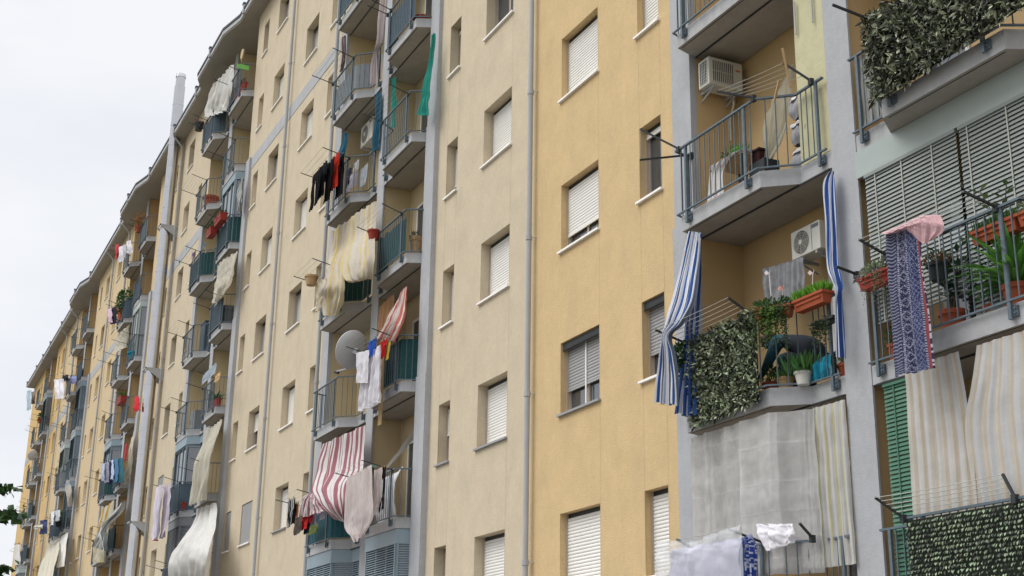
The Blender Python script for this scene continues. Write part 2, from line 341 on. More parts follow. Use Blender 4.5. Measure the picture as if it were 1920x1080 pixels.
def window(bld, x0, x1, k, depth, t, near, wmat, cid=''):
    w = x1-x0; zt = -.96+3*k; zb = zt-1.28; h = 1.28
    def fr():
        mb = MB(); f = .045
        mb.box((0, 0, 0), (f, .05, h)); mb.box((w-f, 0, 0), (w, .05, h)); mb.box((f, 0, h-f), (w-f, .05, h)); mb.box((f, 0, 0), (w-f, .05, f))
        if w > 1: mb.box((w/2-.03, .005, f), (w/2+.03, .055, h-f))
        # shutter guides; dark head strip paints in the slot's shadow
        mb.box((-.0, -.05, 0), (.03, -.001, h)); mb.box((w-.03, -.05, 0), (w, -.001, h)); mb.box((.03, -.02, h-.085), (w-.03, -.001, h), 1)
        return mb.mesh('window', [FRAME, DARKM])
    o = link('window', cached(('fr', round(w,2)), fr), bld, (x0, depth, zb))
    def pn():
        mb = MB(); mb.add([(.03,.03,.03),(w-.03,.03,.03),(w-.03,.03,h-.03),(.03,.03,h-.03)], [(0,1,2,3)]); return mb
    pm = NETG if t == 'G' else LGLASS
    link('pane', cached(('pn', round(w,2), pm.name), lambda: pn().mesh('pane', pm)), o)
    def sl():
        mb = MB(); mb.box((-.06, -.055, -.042), (w+.045, depth+.02, -.004)); return mb
    sm = SILLG if (cid, k) in GREYSILL else SILL
    link('sill', cached(('sl', round(w,2), depth, sm.name), lambda: sl().mesh('sill', sm)), o, (0, -depth, 0))
    if t in ('D', 'G', 'O'):
        drop = .10 if t == 'D' else 0
    elif t == 'C': drop = 1.22
    elif t == 'F': drop = 1.2
    elif t == 'A': drop = .80
    else: drop = t*1.28
    if t == 'O':    # opening deep in shade: shutter fully lowered in wall colour
        link('shutter', shutter_mesh(w-.06, 1.22, SHUT), o, (.03, -.025, h-.02))
    elif t == 'F': link('shutter', shutter_mesh(w-.06, 1.2, SHUTG), o, (.03, -depth+.03, h-.02))
    elif drop: link('shutter', shutter_mesh(w-.06, drop-.03, SHUTG if t == 'A' else SHUT), o, (.03, -.025, h-.075))  # grey on pushed-out windows paints in the shutter's shade
    if t == 'A':
        mb = MB(); mb.box((.02, -.13, h-.11), (w-.02, -.105, h-.02)); mb.tube([(.02, -.12, h-.13), (w-.02, -.12, h-.13)], .018)
        mb.tube([(.35*w, -.12, h-.13), (.35*w, -.03, h-.02)], .01); mb.tube([(.7*w, -.12, h-.13), (.7*w, -.03, h-.02)], .01)
        mb.build('shade_rail', DARKM, o)
        if w > 1: mb = MB(); mb.box((w/2-.02, -.05, .02), (w/2+.02, -.035, h-.1)); mb.build('mullion', WHITE, o)
def slab_poly(path, c, x0, x1):
    return [(c+x0, .74), (c+x0, 0.0)] + ([(c+p[0], p[1]) for p in path]) + [(c+x1, 0.0), (c+x1, .74)]
def dedupe(poly):
    out = []
    for p in poly:
        if not out or abs(p[0]-out[-1][0])+abs(p[1]-out[-1][1]) > 1e-4: out.append(p)
    return out
def railing_mesh(side):
    mb = MB(); H0, H1 = .255, 1.29
    if side == 'L': path = [(-3.36, -.1), (-3.22, -.47), (-1.22, -.47), (-.86, -.06), (-.29, -.06)]
    else: path = [(.27, -.06), (.88, -.06), (1.2, -.47), (3.17, -.47), (3.36, -.1)]
    for i in range(len(path)-1):
        a = Vector((*path[i], 0)); b = Vector((*path[i+1], 0)); L = (b-a).length; d = (b-a)/L
        e0 = a-d*.012; e1 = b+d*.012
        mb.bar((e0.x, e0.y, H1-.015), (e1.x, e1.y, H1-.015), .042, .026)
        mb.bar((e0.x, e0.y, H0), (e1.x, e1.y, H0), .03, .02)
        n = max(1, round(L/.122))
        for k in range(1, n):
            p = a+d*(L*k/n); mb.box((p.x-.006, p.y-.006, H0), (p.x+.006, p.y+.006, H1-.02))
    posts = [(-2.98, -.445), (-1.5, -.445), (-.42, -.045)] if side == 'L' else [(.42, -.045), (1.4, -.445), (2.9, -.445)]
    if side == 'L': posts.append((-3.3, -.2))
    for x, y in posts:
        mb.box((x-.022, y-.035, .06), (x+.022, y+.0, H1-.025)); mb.box((x-.05, y+.001, .09), (x+.07, y+.035, .2))
        mb.tube([(x+.05, y-.02, .17), (x+.05, y+.01, .17)], .012); mb.tube([(x+.05, y-.02, .12), (x+.05, y+.01, .12)], .012)
    return mb.mesh('railing', RAIL)
RM = {'L': railing_mesh('L'), 'R': railing_mesh('R')}
def slab_mesh(side):
    mb = MB()
    if side == 'L': p = dedupe([(-3.34,.74)]+[(a, b) for a, b in LPATH]+[(-.25,0),(-.25,.74)])
    else: p = dedupe([(.23,.74),(.23,0)]+[(a, b) for a, b in RPATH]+[(3.33,.74)])
    mb.prism(p, 0, .235); mb.m[0] = 2
    inner = [(x*1.0, y) for x, y in p]
    x0, x1 = (-3.3, -.3) if side == 'L' else (.3, 3.28)
    mb.box((x0, -.02, -.022), (x1, .0, -.001), 1)      # curtain rail under the slab
    a, b2 = (LPATH[1], LPATH[2]) if side == 'L' else (RPATH[1], RPATH[2])
    mb.box((a[0]+.05, a[1]+.045, -.004), (b2[0]-.05, a[1]+.06, -.0005), 1)   # drip groove
    return mb.mesh('balcony', [SLABM, DARKM, SLABU])
SM = {'L': slab_mesh('L'), 'R': slab_mesh('R')}
SECT = [  # name, label, x range, wall material, loggia material, groups, pipes
 ('apartment_block', 'yellow stucco apartment block nearest the viewer, on the right', -21.5, 3.0, YELLOW, YELLOW_IN, [0]),
 ('apartment_block', 'cream stucco apartment block in the middle, between two yellow ones', -57.5, -21.5, CREAM, CREAM_IN, [1, 2]),
 ('apartment_block', 'pale yellow apartment block just beyond the tall steel flue', -93.7, -57.5, YELLOW2, YELLOW_IN, [3, 4]),
 ('apartment_block', 'orange yellow apartment block at the far left end of the row', -113.4, -93.7, ORANGE, YELLOW_IN, [5])]
BLD = {}
for name, label, X0, X1, wm, lm, groups in SECT:
    bld = empty(name, (X0, 0, 0), label, 'apartment block', 'apartment blocks joined in one long row')
    inv = Vector((-X0, 0, 0))
    root = bpy.data.objects.new('wall', None)
    holes = []; wins = []
    for g in groups:
        for sd_ in (-1, 1):
            for x0, x1, kd in cols(g, sd_):
                if x0 < X0+.05 or x1 > X1-.05: continue
                cid = '%d%s%s' % (g, 'L' if sd_ < 0 else 'R', kd)
                for k in range(1, 10):
                    holes.append((x0, x1, -.96+3*k-1.28, -.96+3*k)); wins.append((x0, x1, k, cid))
        holes.append((CS[g]-3.34, CS[g]+3.33, 2.80, ZSOF))
    depth = .17 if X0 > -22 else .24
    mb = MB()
    win_h = [h for h in holes if h[1]-h[0] < 3]; big = [h for h in holes if h[1]-h[0] > 3]
    # facade skin with openings; window reveals only for windows
    xs = sorted(set([X0, X1]+[h[i] for h in holes for i in (0, 1)])); 
    for i in range(len(xs)-1):
        cx = (xs[i]+xs[i+1])/2; hz = sorted([(h[2], h[3]) for h in holes if h[0] < cx < h[1]])
        z = 0.0; segs = []
        for a, b_ in hz:
            if a > z: segs.append((z, a))
            z = b_
        if z < ZSOF: segs.append((z, ZSOF))
        for a, b_ in segs: mb.add([(xs[i],0,a),(xs[i+1],0,a),(xs[i+1],0,b_),(xs[i],0,b_)], [(0,1,2,3)])
    for a, b_, c_, d_ in win_h:
        D = depth+.06
        mb.add([(a,0,c_),(a,0,d_),(a,D,d_),(a,D,c_)], [(0,1,2,3)]); mb.add([(b_,0,c_),(b_,D,c_),(b_,D,d_),(b_,0,d_)], [(0,1,2,3)])
        mb.add([(a,0,d_),(b_,0,d_),(b_,D,d_),(a,D,d_)], [(0,1,2,3)]); mb.add([(a,0,c_),(a,D,c_),(b_,D,c_),(b_,0,c_)], [(0,1,2,3)])
    mb.box((X0, .9, 0), (X1, 12.0, ZSOF))   # body behind the skin
    mb.v = [(v[0]-X0, v[1], v[2]) for v in mb.v]
    mb.build('wall', wm, bld)
    # loggia linings, pillars
    mb = MB(); pl = MB()
    for g in groups:
        c = CS[g]; a, b_ = c-3.34, c+3.33
        mb.add([(a,.75,2.8),(b_,.75,2.8),(b_,.75,ZSOF),(a,.75,ZSOF)], [(0,1,2,3)])
        mb.add([(a+.004,-.0,2.8),(a+.004,.75,2.8),(a+.004,.75,ZSOF),(a+.004,-.0,ZSOF)], [(0,1,2,3)]); mb.add([(b_-.004,.0,2.8),(b_-.004,.0,ZSOF),(b_-.004,.75,ZSOF),(b_-.004,.75,2.8)], [(0,1,2,3)])
        mb.box((c-.2, .02, 2.8), (c+.18, .749, ZSOF))
        # the two outer pillars swell a little every second floor; central pillar plain
        for (p0, p1, s_) in ((c-3.84, c-3.34, -1), (c+3.33, c+3.86, 1)):
            pl = MB()
            for (z0, z1, ex) in ((0, 8.87, .05), (8.87, 14.9, .025), (14.9, 20.88, 0)):
                q0 = p0-(ex if s_ < 0 else 0); q1 = p1+(ex if s_ > 0 else 0)
                pl.box((q0, -.09-ex, z0), (q1, .03, z1))
            pl.v = [(v[0]-X0, v[1], v[2]) for v in pl.v]; pl.build('pillar', GREY, bld)
        pl = MB(); pl.box((c-.25-X0, -.012, 0), (c+.23-X0, .02, ZSOF)); pl.build('pillar', GREY, bld); pl = MB()
        # grey slab-edge band over the ground floor recess
        pl.box((a-X0, -.01, 0), (c-.26-X0, .02, 2.55)); pl.build('plinth', GREY, bld); pl = MB(); pl.box((c+.24-X0, -.01, 0), (b_-X0, .02, 2.55)); pl.build('plinth', GREY, bld); pl = MB()
        for k in range(9):
            z = 2.56+3*k+.235
            for x0, x1 in ((c-1.95, c-1.05), (c-.98, c-.3)) if False else ((c-1.35, c-.55), (c+.75, c+1.55)):
                dm = MB(); f = .06; w = x1-x0; h = 2.15
                dm.box((0,-.03,0),(f,0,h)); dm.box((w-f,-.03,0),(w,0,h)); dm.box((f,-.03,h-f),(w-f,0,h)); dm.box((f,-.03,0),(w-f,0,f))
                do = link('balcony_door', cached('door', lambda: dm.mesh('balcony_door', WHITE)), bld, (x0-X0, .748, z))
                gm = MB(); gm.add([(f,-.012,f),(w-f,-.012,f),(w-f,-.012,h-f),(f,-.012,h-f)], [(0,1,2,3)])
                link('pane', cached('doorpane', lambda: gm.mesh('pane', LGLASS)), do)
    mb.v = [(v[0]-X0, v[1], v[2]) for v in mb.v]
    mb.build('loggia_wall', lm, bld)
    # grey string course two floors below the eaves
    bb = MB(); lo = X0
    edges = []
    for g in groups: edges.append((CS[g]-3.84, CS[g]+3.86))
    cur = X0
    for e0, e1 in sorted(edges):
        if e0 > cur: bb = MB(); bb.box((cur-X0, -.012, 20.43), (e0-X0, .01, 20.88)); bb.build('string_course', GREY, bld)
        cur = e1
    if X1 > cur: bb = MB(); bb.box((cur-X0, -.012, 20.43), (X1-X0, .01, 20.88)); bb.build('string_course', GREY, bld)
    for x0, x1, k, cid in wins:
        t = WT.get((cid, k))
        if t is None: t = rng.choice(['C', 'C', 'O', 'D', 'G', .8, .9] if X0 > -60 else ['O', 'C', 'O', 'G', 'D', .85, 'O'])
        window(bld, x0-X0, x1-X0, k, depth, t, X0 > -40, wm, cid)
    for g in groups:
        for sd_ in 'LR':
            for k in range(8):
                bo = link('balcony', SM[sd_], bld, (CS[g]-X0, 0, 2.56+3*k)); link('railing', RM[sd_], bo)
    # expansion joint / seam lines of the plaster panels
    for sx in sorted(set([x1 for x0, x1, k, cid in wins]+[x0 for x0, x1, k, cid in wins if x1-x0 < 1])):
        if X0 < -60: break
        jm = MB(); jm.box((sx-X0+.012, -.0012, .1), (sx-X0+.019, .004, ZSOF-.01)); jm.build('panel_seam', SEAM, bld)
    # roof with eaves that swell over the balcony stacks
    OV, BV = -.56, -.87
    pts = [(X0, OV)]
    for g in sorted(groups, key=lambda q: CS[q]):
        c = CS[g]
        if g == 5: continue
        pts += [(c-3.9, OV), (c-3.1, BV), (c+1.2, BV), (c+2.6, OV)]
    pts.append((X1, OV))
    poly = [(X0, 12.3)] + pts + [(X1, 12.3)]
    poly = [(x-X0, y) for x, y in poly]
    rm = MB(); rm.prism(poly, ZSOF, ZSOF+.20, 0)
    pf = [(x-X0, y) for x, y in pts]
    # fascia lip and dark gutter edge following the outline
    for i in range(len(pf)-1):
        (ax, ay), (bx, by) = pf[i], pf[i+1]
        q = [(ax, ay-.04), (bx, by-.04), (bx, by+.0), (ax, ay+.0)]
        rm.prism([(ax, ay-.03), (bx, by-.03), (bx, by+.05), (ax, ay+.05)], ZSOF+.06, ZSOF+.26, 1)
        rm.prism([(ax, ay-.06), (bx, by-.06), (bx, by+.06), (ax, ay+.06)], ZSOF+0.235, ZSOF+.33, 2)
    # low pitched roof
    rm.add([(0, -.5, ZSOF+.3), (X1-X0, -.5, ZSOF+.3), (X1-X0, 6, ZSOF+1.2), (0, 6, ZSOF+1.2), (0, 12.3, ZSOF+.3), (X1-X0, 12.3, ZSOF+.3)], [(0,1,2,3), (3,2,5,4)], 2)
    # raised caps on the gutter joints
    caps = [X0+.02]
    for g in groups: caps += [CS[g]-4.7, CS[g]-.9, CS[g]+3.2]
    for cx in caps:
        if cx < X0 or cx > X1: continue
        yy = BV if any(-3.3 < cx-CS[g] < 1.5 for g in groups if g != 5) else OV
        rm.box((cx-X0-.07, yy-.09, ZSOF+.05), (cx-X0+.07, yy+.3, ZSOF+.42), 1 if cx-X0 > .1 else 1)
        rm.box((cx-X0-.085, yy-.105, ZSOF+.42), (cx-X0+.085, yy+.3, ZSOF+.50), 2)
    rm.build('roof', [SOFFIT, FASCIA, GUTTER], bld)
    BLD[groups[0]] = (bld, X0)
def blk(x):
    for name, label, X0, X1, wm, lm, groups in SECT:
        if X0 <= x < X1: return BLD[groups[0]]
    return BLD[5]
def downpipe(x, y=-.12, top=26.5, r=.05, bend=True):
    bld, X0 = blk(x+.05); mb = MB()
    mb.tube([(x-X0, y, .1), (x-X0, y, top-.35)]+([(x-X0, y-.05, top-.1), (x-X0, y-.4, top+.3)] if bend else []), r, 12)
    z = 1.3
    while z < top-.6:
        mb.tube([(x-X0, y, z-.05), (x-X0, y, z+.05)], r+.012, 12); mb.tube([(x-X0, y, z), (x-X0+.09, -.0, z)], .008, 5)
        z += 3.02
    mb.build('downpipe', PIPE, bld, smooth=False)
for px_ in (-21.42, -39.72, -57.62, -75.5, -93.65): downpipe(px_)
for g in (1, 3, 4): downpipe(CS[g]-4.1, -.15, 26.5, .055)
# tall steel flue on brackets
FX, FY = -57.95, -.46
fl = empty('steel_flue', (FX, FY, 0), 'tall shiny steel flue rising up the facade and past the eaves', 'flue')
mb = MB(); mb.tube([(0,0,.1),(0,0,29.5)], .245, 28); z = 1.0
while z < 29.4: mb.tube([(0,0,z-.03),(0,0,z+.03)], .252, 28); z += 1.02
mb.build('duct', STEEL, fl, smooth=False)
mb = MB(); mb.tube([(0,0,29.52),(0,0,29.95)], 0.215, 24); mb.tube([(0,0,29.95),(0,0,30.12)], [0.235,.22], 24); mb.build('cap', STEEL, fl)
for z in (9.3, 15.9, 22.5):
    mb = MB(); mb.box((-.36,-.34,z),(.36,-.30,z+.05)); mb.box((-.36,-.34,z),(-.32,.44,z+.05)); mb.box((.32,-.34,z),(.36,.44,z+.05))
    for s_ in (-.34, .34):
        mb.add([(s_-.012,-.32,z),(s_+.012,-.32,z),(s_+.012,.44,z),(s_-.012,.44,z),(s_+.012,.44,z-.5),(s_-.012,.44,z-.5)], [(0,1,4,5),(0,5,3),(1,2,4),(0,3,2,1)])
    mb.build('bracket', PIPE, fl)
# ------------------------------------------------------------------ builders for the things people keep on their balconies
def fract(x): return x-math.floor(x)
def hsh(*a): return fract(math.sin(sum(v*k for v, k in zip(a, (12.9898, 78.233, 37.719, 4.581))))*43758.5453)
def lerp(a, b, t): return a+(b-a)*t
def catmull(pts, t):
    n = len(pts)-1; x = t*n; i = min(int(x), n-1); f = x-i
    p0 = pts[max(i-1,0)]; p1 = pts[i]; p2 = pts[i+1]; p3 = pts[min(i+2,n)]
    return p1*1.0 if n == 0 else (p1*2+(p2-p0)*f+(p0*2-p1*5+p2*4-p3)*f*f+(p1*3-p0-p2*3+p3)*f*f*f)*.5
def cloth_mb(rows, nu=44, nv=36, folds=(7, .03), lobes=None, ragged=0, seed=1, sag=0, crease=None):
    """rows (top to bottom): lists of 3D points across the cloth; folds = (count, depth)"""
    rw = []
    for r in rows:
        rw.append([r[int(min(i*(len(r)-1)/nu, len(r)-1))]*0 + (lambda x: lerp(r[int(min(x, len(r)-1.0001))], r[min(int(min(x, len(r)-1.0001))+1, len(r)-1)], x-int(min(x, len(r)-1.0001))))(i*(len(r)-1)/nu) for i in range(nu+1)])
    mb = MB(); uvs = []
    for j in range(nv+1):
        v = j/nv
        for i in range(nu+1):
            u = i/nu; p = catmull([r[i] for r in rw], v) if len(rw) > 2 else lerp(rw[0][i], rw[1][i], v)
            n, a = folds
            ph = seed*1.7+.9*math.sin(v*3+seed)+.5*math.sin(u*9+seed)
            amp = a*(.45+.55*min(1, v*1.6+.15))
            d = amp*(math.sin(2*math.pi*n*u+ph)+.45*math.sin(2*math.pi*n*2.3*u+ph*2))
            d += a*1.1*(noise.noise(Vector((u*4+seed, v*3.5, seed*.7)))) + a*.5*noise.noise(Vector((u*11+seed, v*9, seed*.3)))
            dz = 0
            if crease:      # storage folds: a grid of shallow facets
                cu_, cv_, ca = crease; d += ca*(abs(fract(u*cu_/2)-.5)*2*(.6+.8*hsh(int(u*cu_/2), seed)) + .35*abs(fract(v*cv_/2+.3)-.5)*2) + .006*noise.noise(Vector((u*17, v*23, seed)))
            if ragged and v > .9: dz = -(ragged*(noise.noise(Vector((u*9, seed, 1)))))*(v-.9)*10
            mb.v.append((p.x+d*.25, p.y-d, p.z+dz)); uvs.append((u, v))
    for j in range(nv):
        for i in range(nu):
            a = j*(nu+1)+i; mb.f.append((a, a+nu+1, a+nu+2, a+1)); mb.m.append(0)
    mb.uv = uvs; mb.grid = (nu, nv)
    return mb
def finish_cloth(mb, name, mat, parent=None, keep=None, tint=None):
    if keep:
        fs = []
        nu, nv = mb.grid
        for idx, f in enumerate(mb.f):
            j, i = divmod(idx, nu)
            if keep((i+.5)/nu, (j+.5)/nv): fs.append(f)
        mb.f = fs; mb.m = [0]*len(fs)
    if tint: mb.c = [tint(*[sum(mb.uv[k][q] for k in f)/len(f) for q in (0, 1)]) for f in mb.f]
    me = mb.mesh(name, mat, True)
    ul = me.uv_layers.new(name='UVMap'); buf = []
    for f in mb.f:
        for k in f: buf += mb.uv[k]
    ul.data.foreach_set('uv', buf)
    return link(name, me, parent)
def PR(y, *pts): return [W(px, py, y) for px, py in pts]     # a row of photograph points on a plane parallel to the facade
def cloth(name, label, cat, rows, mat, folds=(7, .03), group=None, parent=None, **kw):
    k2 = {k: kw.pop(k) for k in ('keep', 'tint') if k in kw}
    mb = cloth_mb(rows, folds=folds, **kw); o = finish_cloth(mb, name, mat, parent, **k2)
    if not parent: tag(o, label, cat, group)
    return o
def garment(shape, label, x0, z0, w, h, y, c, seed=1, mat=None, pegs=True, cat=None, group=None, folds=None, slope=0, dy=0):
    """hanging washing: x0 left end, z0 top, w x h; slope: drop of the line along the width"""
    rows = [[Vector((x0, y, z0)), Vector((x0+w, y+dy, z0+slope))]]
    for t in (.33, .66, 1): rows.append([Vector((x0+w*.02*t, y-.02*t, z0-h*t)), Vector((x0+w*(1-.03*t), y-.02*t+dy, z0+slope-h*t*(1+.04*math.sin(seed*2.1)))) ])
    def keep(u, v):
        if shape == 'shirt': return (v < .42 or .16 < u < .84) and not (v < .05 and .40 < u < .60)
        if shape == 'trousers': return v < .28 or not (.46+.03*v < u < .54-.0*v) if v > .28 else True
        if shape == 'shorts': return v < .5 or not (.45 < u < .55)
        return True
    nm = {'shirt': 'shirt', 'trousers': 'trousers', 'shorts': 'shorts', 'towel': 'towel', 'sheet': 'bed_sheet', 'cloth': 'cloth'}[shape]
    folds = folds or (max(1, round(w*7)), min(.022, w*.06))
    mb = cloth_mb(rows, nu=26 if w < .6 else 40, nv=26, folds=folds, seed=seed, ragged=.02)
    root = finish_cloth(mb, nm, mat or plain(c), None, keep)
    tag(root, label, cat or nm.replace('_', ' '), group)
    if pegs:
        for u in (.12, .85):
            pb = MB(); p = lerp(rows[0][0], rows[0][1], u); pb.box((p.x-.008, p.y-.012, p.z-.035), (p.x+.008, p.y+.012, p.z+.035)); pb.build('clothes_peg', plain((.1, .35, .33)) if seed % 2 else plain((.5, .38, .2)), root)
    return root
def dry_rack(label, bases, tips, nw=5, sag=.015, aw=.026, group='clothes racks on the balcony railings'):
    """arms from the railing outwards with cords strung between them"""
    root = empty('clothes_rack', bases[0], label, 'clothes rack', group); o0 = Vector(bases[0])
    b = [Vector(p)-o0 for p in bases]; t = [Vector(p)-o0 for p in tips]
    for p, q in zip(b, t):
        mb = MB(); mb.bar(p, q, aw, aw); mb.box((p.x-.03, p.y-.03, p.z-.06), (p.x+.03, p.y+.03, p.z+.03)); mb.build('arm', DARKM, root)
    if len(b) > 1:
        for k in range(nw):
            f = 1-k*.18
            p = lerp(b[0], t[0], f); q = lerp(b[1], t[1], f); m = (p+q)/2-Vector((0, 0, sag))
            mb = MB(); mb.tube([p, (p*3+q)/4-Vector((0,0,sag*.75)), m, (p+q*3)/4-Vector((0,0,sag*.75)), q], .0042, 4); mb.build('cord', CORD, root)
    return root
def rail_rack(label, g, side, j, xa, xb, ln=.5, rise=.14, **kw):
    kw.setdefault('aw', .018)
    z = 2.56+3*j+1.27; c = CS[g]
    return dry_rack(label, [(c+xa, -.48, z), (c+xb, -.48, z)], [(c+xa-.03, -.48-ln, z+rise), (c+xb+.03, -.48-ln, z+rise)], **kw)
def leaf_poly(mb, p, d, w, ln, wd, c, fold=.25):
    """one leaf: a folded pointed blade from p along d, w = sideways direction"""
    d = d.normalized(); w = (w-d*w.dot(d)); w = w.normalized() if w.length > 1e-4 else Vector((0,0,1)).cross(d).normalized()
    n = d.cross(w)
    a = p; m = p+d*ln*.5; e = p+d*ln
    mb.add([a, m+w*wd*.5+n*wd*fold, e, m-w*wd*.5+n*wd*fold, m], [(0, 4, 1), (1, 4, 2), (0, 3, 4), (4, 3, 2)])
    mb.c = (mb.c or []) + [c]*4
def rv(r): return Vector((r.uniform(-1,1), r.uniform(-1,1), r.uniform(-1,1)))
def tint(r, base, v=.35, h=.15):
    k = r.uniform(1-v, 1+v); return (base[0]*k*r.uniform(1-h,1+h), base[1]*k, base[2]*k*r.uniform(1-h,1+h))
def foliage(mb, r, kind, c, rad, n, size, base):
    c = Vector(c)
    if kind == 'tuft':          # short blades, upright
        for i in range(n):
            p = c+Vector((r.uniform(-rad[0], rad[0]), r.uniform(-rad[1], rad[1]), 0)); d = Vector((r.gauss(0,.35), r.gauss(0,.35), 1))
            leaf_poly(mb, p, d, rv(r), size*r.uniform(.6,1.25)*(1+rad[2]), size*.16, tint(r, base))
    elif kind == 'bush':
        for i in range(n):
            q = rv(r)
            if q.length > 1: q.normalize()
            p = c+Vector((q.x*rad[0], q.y*rad[1], q.z*rad[2]*(.8+.2*r.random())+rad[2]*.6)); d = q+rv(r)*.7+Vector((0,0,.3))
            leaf_poly(mb, p, d, rv(r), size*r.uniform(.6,1.2), size*.5, tint(r, base))
        for i in range(6):
            q = rv(r); mb.tube([c, c+Vector((q.x*rad[0]*.7, q.y*rad[1]*.7, rad[2]*1.2))], .004, 4); mb.c += [(.08,.09,.03)]*(4+2)
    elif kind == 'trail':       # hanging vines
        nv_ = max(3, n//14)
        for i in range(nv_):
            p = c+Vector((r.uniform(-rad[0], rad[0]), -abs(r.gauss(0,.03))-.02, 0)); ln = rad[2]*r.uniform(.35, 1.0); st = int(ln/.022)
            dx = r.uniform(-.15,.15)
            for s in range(st):
                q = p+Vector((dx*s*.022+.012*math.sin(s*.9+i), .01*math.cos(s), -s*.022))
                if r.random() < .8: leaf_poly(mb, q, Vector((r.uniform(-1,1), -.6, r.uniform(-.9,.2))), rv(r), size*r.uniform(.6,1.2), size*.5, tint(r, base))
    elif kind == 'palm':        # long arching blades
        for i in range(n):
            a = r.uniform(0, 2*math.pi); ln = size*r.uniform(.6, 1.15); p = c+Vector((math.cos(a)*.03, math.sin(a)*.03, 0)); q0 = p; el = r.uniform(.5, 1.35)
            d = Vector((math.cos(a)*math.cos(el), math.sin(a)*math.cos(el)*.6, math.sin(el))); colr = tint(r, base, .4)
            w = Vector((-math.sin(a), math.cos(a), 0)); st = 6; L = []; Rr = []
            for s in range(st+1):
                t = s/st; wd = .028*math.sin(math.pi*min(1, .12+t*.9))+.002; L.append(q0+w*wd); Rr.append(q0-w*wd); q0 = q0+d*(ln/st); d = (d+Vector((0,0,-.22))).normalized()
            vs = L+Rr; mb.add(vs, [(k, k+1, st+2+k, st+1+k) for k in range(st)]); mb.c = (mb.c or [])+[colr]*st
    elif kind == 'rubber':      # upright stem with large leaves
        hgt = rad[2]; mb.c = mb.c or []
        for k in range(max(1, n//9)):
            top = c+Vector((r.uniform(-.12,.12)*rad[0]*8, r.uniform(-.05,.05), hgt*r.uniform(.75,1))); mb.tube([c, (c+top)/2+rv(r)*.02, top], .006, 5); mb.c += [(.10,.09,.05)]*12
            for i in range(9):
                t = .3+.7*i/8; p = c+(top-c)*t; a = i*2.4+k; d = Vector((math.cos(a), math.sin(a)*.7, .35-.3*(1-t)+.2*r.random()))
                leaf_poly(mb, p, d, Vector((0,0,1)).cross(d), size*r.uniform(.7,1.15), size*.38, tint(r, base), .12)
GRN = (.07, .16, .03); DGRN = (.03, .075, .02); BGRN = (.14, .34, .03); LGRN = (.16, .25, .10); OLIVE = (.12, .14, .06)
def planter(label, x, y, z, ln, mat=TERRA, plants=(('tuft', 200, .1, GRN),), d=.17, h=.15, yaw=0, group=None, seed=3, tilt=0, hook=False):
    root = empty('window_box', (x, y, z), label, 'planter', group); r = random.Random(seed)
    mb = MB(); a, b = ln/2, d/2; ta = a-.02; tb = b-.025
    mb.add([(-ta,-tb,0),(ta,-tb,0),(ta,tb,0),(-ta,tb,0),(-a,-b,h),(a,-b,h),(a,b,h),(-a,b,h)], [(0,3,2,1),(0,1,5,4),(1,2,6,5),(2,3,7,6),(3,0,4,7)])
    for (x0,y0,x1,y1) in ((-a-.012,-b-.012,a+.012,-b+.006),(-a-.012,b-.006,a+.012,b+.012),(-a-.012,-b+.006,-a+.006,b-.006),(a-.006,-b+.006,a+.012,b-.006)): mb.box((x0,y0,h-.03),(x1,y1,h+.004))
    mb.box((-a+.05,-b-.0,h*.45),(a-.05,-b+.004,h*.6))
    mb.build('trough', mat, root)
    mb = MB(); mb.box((-a+.007,-b+.007,h-.04),(a-.007,b-.007,h-.012)); mb.build('soil', SOIL, root)
    for kind, n, size, base, *rest in plants:
        rad = rest[0] if rest else (a*.95, b*.9, size)
        mb = MB(); mb.c = []; foliage(mb, r, kind, (0, -b if kind == 'trail' else 0, h-.02), rad, n, size, base); mb.build('plant', LEAF, root)
    root.rotation_euler = (tilt, 0, yaw); return root
def pot(label, x, y, z, r0=.11, h=.2, mat=TERRA, plants=(), group=None, seed=4, cat='flower pot'):
    root = empty('flower_pot', (x, y, z), label, cat, group); r = random.Random(seed); mb = MB()
    mb.lathe([(0,0),(r0*.72,0),(r0*.95,h*.8),(r0*1.06,h*.8),(r0*1.08,h),(r0*.97,h),(r0*.93,h*.86),(0,h*.86)], (0,0,0), 20); mb.build('pot', mat, root, smooth=False)
    for kind, n, size, base, *rest in plants:
        mb = MB(); mb.c = []; foliage(mb, r, kind, (0,0,h*.85), rest[0] if rest else (r0*1.3, r0*1.3, size), n, size, base); mb.build('plant', LEAF, root)
    return root
